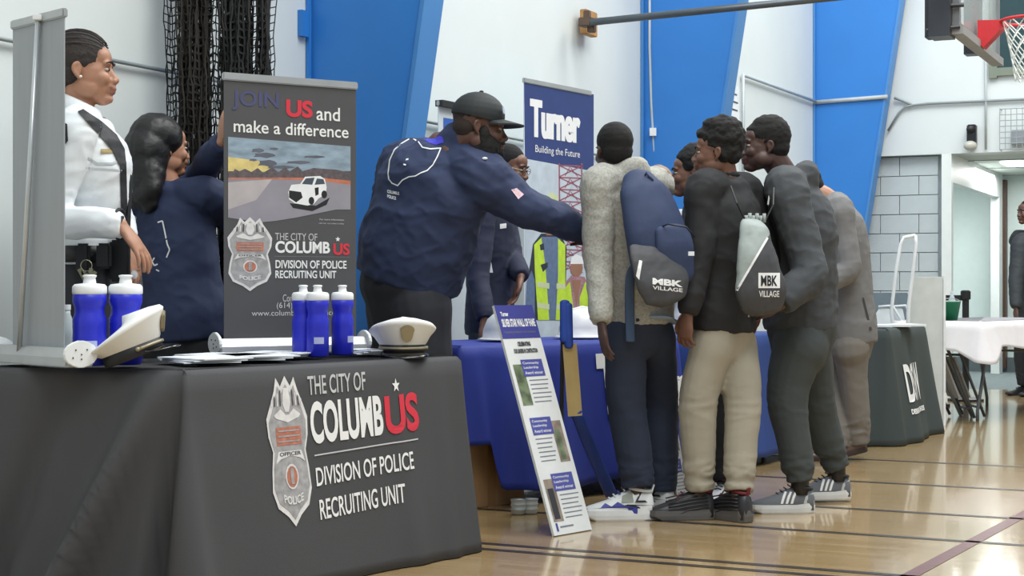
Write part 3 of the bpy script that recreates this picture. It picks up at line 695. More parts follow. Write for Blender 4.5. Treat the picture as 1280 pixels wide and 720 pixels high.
    k = MB(); tube(k, [V((x, Y + .04, .80)), V((x, Y + .06, .45))], .02); tube(k, [V((x, Y + .2, .45)), V((x, Y + .2, .04))], .025); obj('column_post', k, DARKM, t)
    k = MB()
    for j in range(5): a = j * 1.257; tube(k, [V((x, Y + .2, .06)), V((x + .26 * math.cos(a), Y + .2 + .26 * math.sin(a), .03))], .018)
    obj('star_base', k, BLACK, t); recenter(t)
    t = thing('stanchion', 'black belt barrier stretched behind the chairs of the far charcoal table', 'stanchion', loc=(at(1164, 400, 14).x, 14, 0)); k = MB(); lathe(k, (0, 0, 0), [(.16, 0), (.16, .02), (.05, .04), (.03, .06), (.03, .86), (.045, .87), (.045, .94), (.03, .95)]); obj('post', k, BLACK, t)
    k = MB(); box(k, (-.28, 0, .87), (.55, .006, .07)); obj('belt', k, BLACK, t)
    # papers on the far charcoal table
    for i, (px, lab) in enumerate(((1092, 'white flyer lying at the left end of the far charcoal table'), (1112, 'stack of white cards in middle of the far charcoal table'), (1130, 'white flyer under the tube stand on the far charcoal table'))):
        k = MB(); box(k, (at(px, 410, 10.75 + .12 * i).x + .02, 10.75 + .12 * i, .765 + .011), (.16, .22, .015), Matrix.Rotation(.2 * i, 3, 'Z')); recenter(tag(obj('flyer', k, PAPER), lab, 'flyer', 'papers on the far table'))
far_tables()
# ------------------------------------------------------------------ roll-up banners
TOPZ = .765 + .012
def banner(px0, D0, px1, D1, ztop, zbot, m, label, rod=.014, base=None, name='rollup_banner'):
    """upright printed sheet between two measured edges; returns thing and its Flat (front faces the camera side)"""
    t = thing(name, label, 'banner'); a = V(((px0 - 640) * D0 / F, D0, zbot)); b = V(((px1 - 640) * D1 / F, D1, zbot)); d = (b - a); Wd = d.length; d.normalize(); nn = V((d.y, -d.x, 0))
    k = MB(); prism(k, [(0, 0), (Wd, 0), (Wd, ztop - zbot), (0, ztop - zbot)], a, d, UP, -nn, .004); obj('sheet', k, m, t)
    k = MB(); box(k, (a + b) / 2 + UP * (ztop - zbot) - nn * .002, (.02, Wd + .012, .03), Matrix.Rotation(math.atan2(d.y, d.x) - PI / 2, 3, 'Z')); obj('top_rail', k, ALU, t, bevel=.004)
    f = Flat(a, d, UP); f.N = nn if nn.dot(V((0, 0, 0)) - a) > 0 else -nn; f.w = Wd; f.h = ztop - zbot
    return t, f
def base_unit(t, f, wd=.12, r=.035, over=.04, m=None, z=None):
    Rz = Matrix.Rotation(math.atan2(f.U.y, f.U.x), 3, 'Z'); k = MB(); o = V((f.o.x, f.o.y, (TOPZ if z is None else z)))
    prof = [(-.05, 0), (.05, 0), (.045, .03), (.025, .06), (-.025, .06), (-.045, .03)]
    prism(k, prof, o - f.U * over, V((f.U.y, -f.U.x, 0)), UP, f.U, f.w + 2 * over); obj('base_housing', k, m or ALU, t, bevel=.004)
    for e, lab in ((-over - .012, 0), (f.w + over, 0)):
        k = MB(); n = 18; prism(k, [(.052 * math.cos(6.283 * i / n) * (1.15 if abs(math.cos(6.283 * i / n)) > .7 else 1.05), .04 + .044 * math.sin(6.283 * i / n)) for i in range(n)], o + f.U * e - UP * -.001, V((f.U.y, -f.U.x, 0)), UP, f.U, .012)
        c = obj('end_cap', k, WHITE, t, bevel=.002)
        k = MB()
        for (x, z_) in ((-.02, .055), (.02, .055), (0, .04), (0, .025), (.03, .03)):
            for sg in (-.001, .013): ell(k, o + f.U * (e + sg) + V((f.U.y, -f.U.x, 0)) * x + UP * z_, (.003, .003, .003), n=6)
        obj('screw', k, DARKM, c)['kind'] = 'stuff'
def police_banner():
    t, f = banner(280, 6.1, 445, 6.4, 1.838, .80, mat('banner_charcoal', (74, 75, 78), .6, var=.03), 'charcoal police recruiting banner reading JOIN US with a patrol car photo')
    base_unit(t, f, over=.03)
    k = MB(); mi = [mat('ink_navy', (70, 74, 112), .6), INKR, INKW, mat('soft_print', (190, 192, 194), .6)]
    f.text('JOIN', 289, 112, 349, 141, k, mi=0, bold=.02); f.text('US', 357, 124, 391, 148, k, mi=1, bold=.04); f.text('and', 395, 133, 425, 152, k, mi=2, bold=.01)
    f.text('make a difference', 290, 149, 437, 173, k, mi=2, bold=.01)
    f.text('THE CITY OF', 343, 291, 397, 301, k, mi=3); f.text('COLUMB', 343, 301, 413, 317, k, mi=2, bold=.034); f.text('US', 416, 304, 437, 319, k, mi=1, bold=.034)
    f.rect(343, 320.2, 437, 321.4, k, mi=3, h=.002); f.text('DIVISION OF POLICE', 343, 325, 434, 336, k, mi=2, bold=.02); f.text('RECRUITING UNIT', 343, 338, 421, 348, k, mi=2, bold=.02)
    f.text('Contact:', 353, 368, 378, 377, k, mi=3); f.text('(614) 645-4642', 345, 378, 405, 387, k, mi=3); f.text('www.columbus.gov/police', 313, 388, 420, 396, k, mi=3)
    f.text('For more information', 399, 273, 430, 276, k, mi=3); f.text('call our recruiters today', 398, 278, 430, 281, k, mi=3)
    q = f.uv(422, 299); f.poly([(q[0] + (.011 if i % 2 == 0 else .005) * math.sin(i * PI / 5), q[1] + .0 + (.011 if i % 2 == 0 else .005) * math.cos(i * PI / 5)) for i in range(10)], k, .002, 2, px=False)
    obj('lettering', k, mi, t)
    # printed photograph: sky, skyline, tarmac, patrol car
    k = MB(); m2 = [mat('print_sky', (136, 156, 172), .5, var=.25, vs=14, stretch=(1, 1, 3)), mat('print_sunset', (214, 196, 128), .5, var=.2, vs=20), mat('print_tarmac', (140, 138, 148), .5, var=.1, vs=10), mat('print_skyline', (92, 84, 88), .5, var=.3, vs=60), mat('print_glow', (184, 112, 88), .5, var=.2, vs=30), mat('print_cloud', (92, 96, 108), .5, var=.2), mat('print_car', (230, 233, 236), .4), mat('print_black', (28, 30, 34), .5), mat('print_glass', (70, 80, 92), .3), mat('print_tarmac_light', (176, 170, 172), .5, var=.1)]
    f.poly([(285, 171), (438, 183), (438, 214), (285, 216)], k, .001, 0); f.poly([(285, 196), (330, 202), (345, 214), (285, 216)], k, .0013, 1)
    f.poly([(285, 214), (438, 222), (438, 262), (420, 262), (400, 266), (370, 272), (345, 276), (325, 278), (285, 272)], k, .0012, 2)
    f.poly([(285, 228), (340, 224), (320, 250), (285, 262)], k, .0013, 9)
    sk = [(285, 222), (285, 214), (292, 214), (293, 211), (299, 214), (306, 211), (314, 215), (322, 210), (329, 216), (340, 209), (348, 215), (356, 209), (362, 214), (372, 208), (378, 214), (392, 210), (404, 211), (420, 212), (438, 216), (438, 226), (400, 222), (340, 222)]
    f.poly(sk, k, .0015, 3); f.poly([(285, 222), (340, 222), (400, 222), (438, 226), (438, 231), (400, 226), (340, 224), (285, 224)], k, .0014, 4)
    for (x, y, a, b) in ((330, 194, 14, 3), (334, 204, 12, 4), (342, 186, 6, 1.5), (322, 188, 8, 2.5), (372, 203, 16, 2), (316, 200, 5, 1.5), (392, 196, 14, 1.5), (350, 209, 18, 2)):
        f.poly([(x + a * math.cos(i * .628) * (1 + .25 * math.sin(i * 2.1)), y + b * math.sin(i * .628) * (1 + .3 * math.cos(i * 3))) for i in range(10)], k, .0014, 5)
    f.poly([(362, 254), (395, 257), (412, 247), (408, 256), (390, 264), (366, 260)], k, .0015, 7)
    f.poly([(360, 240), (364, 231), (375, 230), (381, 221), (400, 220), (406, 224), (408, 234), (407, 243), (398, 248), (392, 255), (384, 257), (368, 254), (361, 249)], k, .0018, 6)
    f.poly([(377, 230), (382, 223), (393, 222), (390, 231)], k, .002, 8); f.poly([(393, 231), (396, 223), (404, 224), (406, 230)], k, .002, 8); f.poly([(361, 238), (376, 240), (378, 247), (370, 253), (361, 247)], k, .002, 7)
    f.poly([(393, 235), (398, 234), (398, 243), (394, 245)], k, .0021, 7)
    for (x, y) in ((389, 251), (405, 243)): f.poly([(x + 3.6 * math.cos(i * .628), y + 5 * math.sin(i * .628)) for i in range(10)], k, .0022, 7)
    obj('printed_photo', k, m2, t)
    k = MB(); a = f.uv(284, 364); b = f.uv(340, 272)
    badge(lambda vs, fs, mi_, h: k.add([f.pt(u, v, h) for u, v in vs], fs, mi_), a[0], a[1], b[0], b[1]); obj('badge_print', k, B_MATS(), t)
    recenter(t)
police_banner()
def left_banner():
    t, f = banner(16, 5.45, 80, 5.2, 1.925, .80, mat('banner_back_grey', (150, 156, 162), .6, var=.04, vs=4, stretch=(8, 8, .5)), 'grey back of a roll-up banner standing at left end of police table')
    base_unit(t, f, over=.10); k = MB(); nb = f.N
    a = f.pt(.20, 1.13, .012); b = f.pt(.10, -.01, .03); tube(k, [a, b], .009, 10); obj('support_pole', k, mat('pole_silver', (190, 196, 200), .3, metal=.5), t, smooth=True)
    k = MB(); box(k, f.pt(.20, 1.125, .012), (.03, .03, .02)); obj('hook', k, WHITE, t, bevel=.003)
    recenter(t)
left_banner()
def turner_banner():
    t, f = banner(655, 9.7, 738, 10.35, 2.29, .05, mat('banner_white', (206, 214, 224), .5, var=.04), 'tall construction company banner, navy top over a printed worker photo')
    base_unit(t, f, z=.0)
    m = [mat('turner_navy', (38, 58, 116), .5), INKW, mat('print_haze', (184, 196, 206), .5, var=.1), mat('print_steel_red', (150, 84, 100), .6, var=.2, vs=60), mat('hi_vis', (186, 218, 58), .6, var=.1, vs=20), mat('print_dark', (40, 46, 58), .6), mat('print_skin', (150, 108, 88), .6), mat('print_denim', (92, 112, 142), .6, var=.15, vs=30), mat('print_silver', (196, 206, 160), .6), mat('print_plaid', (160, 120, 130), .6, var=.3, vs=60)]
    k = MB(); f.poly([(655, 101), (742, 118), (742, 214), (656, 198)], k, .001, 0)
    # heavy wordmark built from bold bars
    f.text('Turner', 662, 123, 725, 180, k, .003, 1, bold=.031); f.text('Building the Future', 668, 181, 725, 200, k, .003, 1, bold=.0)
    obj('header_print', k, m, t); k = MB()
    f.poly([(656, 199), (742, 215), (742, 430), (656, 430)], k, .001, 2)
    for (x0, x1) in ((698, 701), (726, 729)): f.poly([(x0 - .0, 204), (x0 + 1.6, 204), (x0 + 2.6, 330), (x0 + 1, 330)], k, .002, 3)
    for i in range(9):
        y = 206 + i * 15
        for (a, b) in (((699, y), (728, y + 14)), ((728, y), (699, y + 14)), ((699, y), (728, y + 1)), ((713, y), (706, y + 13)), ((713, y + 3), (722, y + 14))):
            f.poly([a, (a[0] + .2, a[1] + 1.6), (b[0] + .2, b[1] + 1.6), b], k, .002, 3)
    # worker with helmet and open vest
    f.poly([(660, 345), (666, 305), (676, 292), (700, 292), (708, 310), (706, 400), (660, 400)], k, .0025, 5); f.poly([(658, 352), (664, 338), (668, 350), (668, 400), (656, 398)], k, .003, 7)
    f.poly([(676, 296), (700, 296), (703, 400), (682, 400)], k, .003, 7); f.poly([(667, 306), (676, 297), (681, 330), (686, 400), (672, 400), (668, 340)], k, .0035, 4); f.poly([(697, 298), (706, 306), (706, 400), (694, 400), (697, 345)], k, .0035, 4)
    for (y) in (352, 378): f.poly([(671, y), (686, y + 2), (686, y + 9), (671, y + 7)], k, .004, 8); f.poly([(695, y + 2), (706, y + 3), (706, y + 9), (695, y + 9)], k, .004, 8)
    f.poly([(674, 306), (679, 304), (680, 312), (675, 313)], k, .004, 5); f.poly([(675, 331), (684, 328), (684, 334), (678, 340)], k, .004, 5)
    el = lambda cx, cy, a, b: [(cx + a * math.cos(i * .524), cy + b * math.sin(i * .524)) for i in range(12)]
    f.poly(el(688, 262, 8, 12), k, .003, 6); f.poly([(680, 258), (683, 244), (690, 240), (697, 246), (699, 258)], k, .0035, 8); f.poly([(683, 275), (693, 275), (695, 294), (682, 294)], k, .003, 6)
    # second worker
    f.poly([(700, 412), (704, 355), (714, 344), (730, 346), (738, 360), (738, 430), (700, 430)], k, .0028, 9); f.poly([(704, 362), (712, 352), (718, 400), (718, 430), (700, 430)], k, .0036, 4); f.poly([(724, 372), (731, 352), (738, 362), (738, 430), (722, 430)], k, .0036, 4)
    f.poly([(714, 350), (726, 350), (720, 382)], k, .0035, 6); f.poly(el(720, 335, 8, 11), k, .0037, 6); f.poly([(712, 330), (714, 321), (720, 318), (727, 321), (729, 330)], k, .004, 1)
    f.poly([(705, 395), (718, 397), (718, 404), (704, 402)], k, .004, 8)
    obj('printed_photo', k, m, t); recenter(t)
    # white banner with a yellow edge behind the bearded man
    t, f = banner(548, 9.0, 624, 9.6, 2.07, .05, mat('banner_pale', (196, 206, 210), .5, var=.03), 'narrow white banner with black top rail and blue square behind the bearded man')
    base_unit(t, f, z=.0)
    k = MB(); mm = [MATS['turner_navy'], mat('yellow_edge', (214, 200, 90), .5), BLACK, mat('print_blue', (40, 92, 176), .5)]
    f.poly([(554, 147), (574, 150), (574, 190), (554, 188)], k, .001, 3); f.poly([(620, 160), (623, 160), (623, 440), (620, 440)], k, .001, 1)
    obj('printed_panel', k, mm, t); k = MB(); box(k, f.pt(f.w / 2, f.h - .0, .004), (.05, f.w, .035), Matrix.Rotation(math.atan2(f.U.y, f.U.x) - PI / 2, 3, 'Z')); obj('clamp_rail', k, BLACK, t)
    recenter(t)
turner_banner()
# ------------------------------------------------------------------ leaning display boards
def board(label, TL, TR, BL, BR, second=False):
    """foam board leaning back: corners are (px,py,Y)"""
    a, b, c, d = at(*TL), at(*TR), at(*BL), at(*BR); t = thing('display_board', label, 'sign'); c.z = d.z = .004
    U = (d - c); wd = U.length; U.normalize(); W = (a - c); h = W.length; W = (W - U * W.dot(U)); W.normalize(); f = Flat(c, U, W)
    k = MB(); prism(k, [(0, 0), (wd, 0), (wd, h), (0, h)], c, U, W, -f.N, .012); obj('foam_board', k, mat('foam_white', (216, 220, 220), .5), t)
    m = [mat('header_indigo', (62, 66, 142), .5), INKW, mat('ink_black', (50, 52, 58), .6), mat('indigo_block', (76, 82, 156), .5, var=.1), mat('print_green_photo', (104, 118, 92), .5, var=.5, vs=25), mat('print_brown_photo', (140, 128, 116), .5, var=.4, vs=25), mat('text_grey', (120, 122, 134), .6)]
    k = MB(); R = lambda x0, y0, x1, y1, mi, hh=.001: f.poly([(x0 * wd, h * (1 - y1)), (x1 * wd, h * (1 - y1)), (x1 * wd, h * (1 - y0)), (x0 * wd, h * (1 - y0))], k, hh, mi, px=False)
    def T(s_, x0, y0, x1, y1, mi, bold=0):
        vs, fs = text_geo(s_, bold); k.add([f.pt(wd * (x0 + (x1 - x0) * p), h * (1 - y1 + (y1 - y0) * q), .002) for p, q in vs], fs, mi)
    R(0, 0, 1, .15, 0); T('Turner', .1, .03, .3, .05, 1, .04); T('SILVER STAR WALL OF FAME', .08, .062, .95, .098, 1, .04); T('recognizing excellence in our community', .08, .115, .9, .13, 6)
    T('CELEBRATING', .34, .165, .68, .185, 2, .05); T('OUR LEADERS IN CONSTRUCTION', .2, .196, .82, .216, 2, .05)
    for i, y in enumerate((.245, .50, .745)):
        l = i % 2 == 0
        R(.08 if l else .66, y + .02, .34 if l else .92, y + .20, 4 if i == 0 else 5)
        if True:
            x = .5 * .6; R((.12 if l else .70), y + .06, (.27 if l else .84), y + .19, 2 if i == 2 else 4, .0014)
        x0, x1 = (.30, .86) if l else (.14, .68); R(x0, y, x1, y + .075, 3, .0016)
        T('Community', x0 + .04, y + .01, x1 - .1, y + .024, 1, .01); T('Leadership', x0 + .04, y + .03, x1 - .14, y + .044, 1, .01); T('Award winner', x0 + .04, y + .052, x1 - .05, y + .066, 1, .01)
        for j in range(6): R(.40 if l else .16, y + .09 + j * .019, (.90 if l else .60) - .03 * ((j * 7) % 3), y + .0945 + j * .019, 6)
    R(.1, .95, .15, .985, 0); R(.2, .965, .55, .972, 6); obj('printing', k, m, t)
    recenter(t)
    return f
board('tall leaning white board with indigo header and three portraits in front of blue table', (645, 384, 6.95), (704, 377, 7.05), (693, 670, 6.62), (740, 653, 6.80))
board('second white portrait board, half hidden behind the jeans and khaki joggers', (834, 415, 7.75), (856, 412, 7.86), (841, 628, 7.5), (862, 621, 7.62))
t = thing('folded_easel', 'blue padded easel with a tan middle strip, behind the tall leaning board', 'easel')
k = MB(); BLS = mat('strap_blue', (40, 78, 176), .6, var=.1); loft(k, [at(706, 425, 7.14), at(706, 378, 7.14)], [(.022, .012)] * 2, side=V((1, 0, 0)), n=8); loft(k, [at(711, 432, 7.14), at(710, 382, 7.14)], [(.020, .014)] * 2, side=V((1, 0, 0)), n=8)
obj('head_strap', k, BLS, t, smooth=True)
k = MB(); loft(k, [at(712, 430, 7.16), at(719, 520, 7.16)], [(.032, .008)] * 2, side=V((1, 0, 0)), n=4, cap=False, sub=1); obj('tan_strip', k, mat('tan_board', (196, 172, 116), .6), t)
k = MB(); loft(k, [at(720, 515, 7.16), at(738, 560, 7.40), V((.48, 7.70, .03))], [(.028, .010), (.030, .010), (.032, .010)], side=V((1, 0, 0)), n=8, cap=False); obj('leg', k, BLS, t, smooth=True)
k = MB(); tube(k, [at(704, 385, 7.16), V((.22, 7.32, .015))], .01); obj('rear_leg', k, DARKM, t); recenter(t)
# ------------------------------------------------------------------ things on and under the tables
def bottle_proto():
    t = thing('squeeze_bottle', '', 'bottle', 'blue squeeze bottles on the police table'); BB = mat('bottle_blue', (36, 44, 190), .35, var=.04)
    k = MB(); lathe(k, (0, 0, 0), [(.036, 0), (.041, .006), (.041, .085), (.0405, .10), (.041, .115), (.041, .14), (.036, .155), (.0355, .172), (.041, .19), (.0405, .215), (.034, .22)], 28); b = obj('bottle_body', k, BB, t, smooth=True)
    k = MB(); lathe(k, (0, 0, 0), [(.0405, .213), (.042, .217), (.0415, .236), (.036, .243), (.016, .246), (.014, .262), (.017, .266), (.017, .27), (.010, .272)], 28); obj('lid', k, WHITE, t, smooth=True)
    k = MB(); n = 8; R_ = .0416
    vs = [(R_ * math.sin(-.3 + .9 * i / n), -R_ * math.cos(-.3 + .9 * i / n), z) for z in (.05, .075) for i in range(n + 1)]
    k.add(vs, [(i, i + 1, i + n + 2, i + n + 1) for i in range(n)]); obj('pale_panel', k, mat('pale_blue_print', (176, 184, 226), .5), t)
    return t
bp_ = bottle_proto()
for i, (px, Y, sc, rz, lab) in enumerate(((112, 5.27, 1.10, .1, 'blue squeeze bottle nearest the grey banner back, by the officer'), (157, 5.33, 1.10, -.5, 'blue squeeze bottle standing behind the tilted white cap'), (379, 5.98, .98, 1.9, 'left one of the two touching blue bottles before the police banner'), (397, 5.93, .98, .1, 'right one of the two touching blue bottles, with pale label'), (428, 6.08, .98, .9, 'single blue bottle right of the touching pair, before banner edge'))):
    o = bp_ if i == 0 else copy_tree(bp_); o.location = ((px - 640) * Y / F, Y, .775); o.scale = (sc * (1.22 if px < 200 else 1.04), sc * (1.22 if px < 200 else 1.04), sc); o.rotation_euler = (0, 0, rz); o['label'] = lab
# the two bottles nearest the camera side turn their labels to it
t = thing('water_bottle', 'small clear water bottle between the grey banner back and first blue bottle', 'bottle', loc=(at(83, 450, 5.48).x, 5.48, .775)); k = MB()
lathe(k, (0, 0, 0), [(.028, 0), (.032, .01), (.030, .05), (.032, .09), (.032, .12), (.014, .165), (.013, .18)]); obj('bottle_body', k, mat('clear_plastic', (214, 226, 226), .2, alpha=.7), t, smooth=True)
k = MB(); lathe(k, (0, 0, .18), [(.015, 0), (.015, .018)]); obj('cap', k, WHITE, t)
def police_cap(label, loc, rot, front):
    t = thing('peaked_cap', label, 'cap', loc=loc); t.rotation_euler = rot
    k = MB(); n = 36
    def ring(r, z, tilt=0, fx=1.12): return [(r * fx * math.cos(6.2832 * i / n), r * math.sin(6.2832 * i / n), z + tilt * math.cos(6.2832 * i / n)) for i in range(n)]
    def skin(rings, mb):
        vs = [v for r in rings for v in r]; mb.add(vs, [(j * n + i, j * n + (i + 1) % n, (j + 1) * n + (i + 1) % n, (j + 1) * n + i) for j in range(len(rings) - 1) for i in range(n)] + [tuple((len(rings) - 1) * n + i for i in range(n))])
    skin([ring(.088, .036), ring(.093, .042, .002), ring(.108, .066, .016), ring(.126, .086, .030), ring(.130, .093, .033), ring(.122, .101, .036), ring(.09, .108, .034), ring(.045, .111, .032), ring(.01, .112, .032)], k)
    obj('crown', k, mat('cap_white', (228, 230, 228), .6, var=.02), t, smooth=True)
    k = MB(); skin([ring(.086, .0), ring(.089, .004), ring(.089, .04), ring(.086, .042)], k); obj('band', k, mat('cap_black', (20, 22, 28), .5), t, smooth=True)
    k = MB(); vs = []; m = 14
    for j, (e, dz) in enumerate(((0, 0), (.02, -.004), (.045, -.016), (.055, -.024))):
        for i in range(m + 1):
            a = -1.15 + 2.3 * i / m; w_ = math.cos(a / 1.15 * PI / 2) ** .6; vs.append(((.088 * 1.12 + e * w_) * math.cos(a), (.088 + e * w_) * math.sin(a), .012 + dz * w_))
    k.add(vs, [(j * (m + 1) + i, j * (m + 1) + i + 1, (j + 1) * (m + 1) + i + 1, (j + 1) * (m + 1) + i) for j in range(3) for i in range(m)])
    v = obj('visor', k, mat('visor_gloss', (12, 13, 16), .15), t, smooth=True); sd = v.modifiers.new('t', 'SOLIDIFY'); sd.thickness = .003
    k = MB(); tube(k, [((.092 * 1.12) * math.cos(a), .092 * math.sin(a), .024) for a in [-1.3 + 2.6 * i / 16 for i in range(17)]], .006); obj('strap', k, mat('cap_silver', (150, 142, 118), .35, metal=.4), t, smooth=True)
    for s in (1, -1): k = MB(); ell(k, (.092 * 1.12 * math.cos(1.3), s * .092 * math.sin(1.3), .024), (.008, .008, .008)); obj('button', k, MATS['cap_silver'], t, smooth=True)
    k = MB(); sh = [(-.0, -.03), (.016, -.02), (.02, .0), (.024, .02), (.012, .03), (0, .034), (-.012, .03), (-.024, .02), (-.02, 0), (-.016, -.02)]
    prism(k, [(a * 1.15, b * 1.15) for a, b in sh], V((.121, 0, .082)), V((0, 1, 0)), V((.45, 0, 1)).normalized(), V((1, 0, -.45)).normalized(), .012); obj('cap_badge', k, MATS['cap_silver'], t, bevel=.003)
    return t
c1 = at(503, 441, 6.17); police_cap('white peaked police cap facing the camera near right end of police table', (c1.x + .0, 6.17, .776), (0, 0, math.radians(-78)), 1)
c1 = at(165, 455, 5.22); police_cap('white peaked police cap tipped up beside the two left blue bottles', (c1.x + .005, 5.24, .80), (0, math.radians(-21), math.radians(8)), 1)
# papers
for i, (px, Y, rz, lab, w_, h_) in enumerate(((250, 5.50, .5, 'white leaflet beside the tipped police cap', .2, .28), (275, 5.75, .8, 'pile of white leaflets before left foot of police banner', .22, .28), (315, 5.72, .2, 'pale leaflet lying flat before the middle of police banner', .22, .28), (345, 5.95, .9, 'white card sheets left of the touching blue bottles', .2, .25), (455, 6.2, .4, 'small leaflets between the single blue bottle and right cap', .12, .2))):
    k = MB(); R_ = Matrix.Rotation(rz, 3, 'Z'); c = V(((px - 640) * Y / F, Y, .776))
    for j in range(3): box(k, c + V((.01 * j, -.006 * j, .003 + .006 * j)), (w_, h_, .004), Matrix.Rotation(rz + .15 * j, 3, 'Z'))
    o = tag(obj('leaflets', k, PAPER), lab, 'leaflet', 'papers on the police table'); recenter(o)
k = MB(); box(k, at(232, 456, 5.42), (.03, .12, .006), Matrix.Rotation(.6, 3, 'Z')); recenter(tag(obj('pen', k, BLACK), 'black pen beside the tipped police cap', 'pen'))
# cardboard box, cups under the blue table
t = thing('cardboard_box', 'brown cardboard box half under left end of the blue table', 'box'); k = MB(); CB = mat('cardboard', (168, 132, 92), .8, var=.06); R_ = Matrix.Rotation(.80, 3, 'Z')
box(k, V((-.19, 7.64, .155)), (.45, .26, .31), R_); obj('carton', k, CB, t, bevel=.004); k = MB(); box(k, V((-.19, 7.64, .155)) , (.05, .265, .314), R_); obj('tape', k, mat('brown_tape', (150, 112, 70), .4), t); recenter(t)
for i, (px, Y, lab) in enumerate(((648, 7.27, 'left stack of clear plastic cups under the blue table'), (663, 7.29, 'right stack of clear plastic cups under the blue table'))):
    k = MB(); x = (px - 640) * Y / F; pr = []
    for j in range(3): pr += [(.030 + .001 * j, .005 + j * .022), (.036, .025 + j * .022), (.038, .026 + j * .022)]
    lathe(k, (x, Y, 0), pr, 20); recenter(tag(obj('cup_stack', k, mat('cup_plastic', (200, 208, 208), .3, alpha=.75), smooth=True), lab, 'cups', 'cup stacks under the blue table'))
# hard hats on the blue table
def hard_hat(loc, rz, label, m):
    t = thing('hard_hat', label, 'helmet', loc=loc, rz=rz); k = MB(); n = 28; vs = []
    prof = [(.155, 0), (.14, .006), (.128, .012), (.124, .05), (.105, .10), (.07, .132), (.03, .148), (.004, .15)]
    lathe(k, (0, 0, 0), prof, n); k.v = [(x * (1.12 if x > 0 else 1), y * .86, z) for x, y, z in k.v]; obj('shell', k, m, t, smooth=True)
    k = MB(); tube(k, [(-.10, 0, .085), (-.05, 0, .142), (0, 0, .154), (.06, 0, .143), (.115, 0, .085)], .009); obj('ridge', k, m, t, smooth=True)
    return t
hard_hat(at(637, 431, 7.9).to_2d().to_3d() + V((0, 0, .775)), 2.6, 'white hard hat on blue table below the pointing hand', mat('hat_white', (216, 220, 222), .35))
hard_hat(V((at(728, 431, 8.3).x, 8.32, .775)), .3, 'white hard hat on blue table beside the grey hoodie sleeve', mat('hat_white2', (222, 224, 228), .35))
hard_hat(V((at(630, 431, 8.25).x, 8.22, .775)), 1.2, 'dark grey hard hat behind the white one, below the pointing hand', mat('hat_grey', (86, 86, 88), .4))
# ------------------------------------------------------------------ people
def skin_mat(name, col): 
    m = mat(name, col, .5, var=.08, vs=25, bump=.08, bs=220); b = m.node_tree.nodes['Principled BSDF']; b.inputs['Subsurface Weight'].default_value = .04; b.inputs['Subsurface Radius'].default_value = (.01, .004, .002); return m
LIPS = {}
def head_frame(yaw, pitch=0, roll=0):
    return Euler((roll, -pitch, yaw), 'XYZ').to_matrix()
def head_geo(mb, c, R, s, jaw=1.0, full=1.0, nose=1.0, fat=0):
    E = lambda p, r: ell(mb, V(c) + R @ (V(p) * s), [x * s for x in r], R, 18)
    def Lf(pts, rs, n=10): loft(mb, [V(c) + R @ (V(p) * s) for p in pts], [r * s for r in rs], n=n)
    E((-.016, 0, .036), (.094, .074, .084)); E((.022, 0, -.012), (.068, .064, .088)); E((.036, 0, -.052), (.048, .048 + fat, .052))
    E((.058, 0, -.090), (.030 * jaw, .026, .022)); 
    for y in (-1, 1):
        E((.012, y * (.040 + fat), -.056), (.046, .024 + fat, .036)); E((.060, y * .033, -.024), (.028, .024, .026))
        E((.076, y * .024, .024), (.016, .024, .010))
        # ear
        Lf([(-.004, y * .070, .020), (-.018, y * .080, .016), (-.022, y * .082, -.002), (-.012, y * .077, -.020), (-.004, y * .073, -.028)], [.006, .0065, .006, .006, .006])
        E((-.010, y * .072, -.002), (.014, .006, .022)); E((.096, y * .013 * nose, -.032), (.012, .010, .009))
    Lf([(.080, 0, .014), (.089, 0, -.006), (.102, 0, -.026)], [.008, .009 * nose, .0125 * nose]); E((.054, 0, .046), (.034, .052, .040))
    E((.084, 0, -.050), (.018, .026, .016))
    E((.092 * 1, 0, -.0565), (.012, .023, .0065 * full)); E((.089, 0, -.069), (.012, .020, .0070 * full)); E((.074, 0, -.090), (.020, .022, .016)); E((.045, 0, -.020), (.042, .050, .060))
def face_parts(body, c, R, s, skin_dark, brow=(30, 24, 22), look=None):
    W_ = mat('eye_white', (168, 158, 150), .3); I_ = mat('iris_dark', (28, 20, 18), .2)
    for y in (-1, 1):
        k = MB(); ell(k, V(c) + R @ (V((.0750, y * .030, .004)) * s), (.0120 * s, .013 * s, .0065 * s), R, 12); e = obj('eye', k, W_, body, smooth=True)
        k = MB(); ell(k, V(c) + R @ (V((.0840, y * .031, .004)) * s), (.0042 * s, .0065 * s, .0062 * s), R, 10); obj('iris', k, I_, e, smooth=True)
        k = MB(); loft(k, [V(c) + R @ (V(p) * s) for p in ((.094, y * .012, .024), (.092, y * .028, .030), (.080, y * .046, .025))], [.0035 * s, .004 * s, .002 * s], n=6); obj('eyebrow', k, mat('brow', brow, .8), body, smooth=True)
HL = (.070, .078, .074, .058)
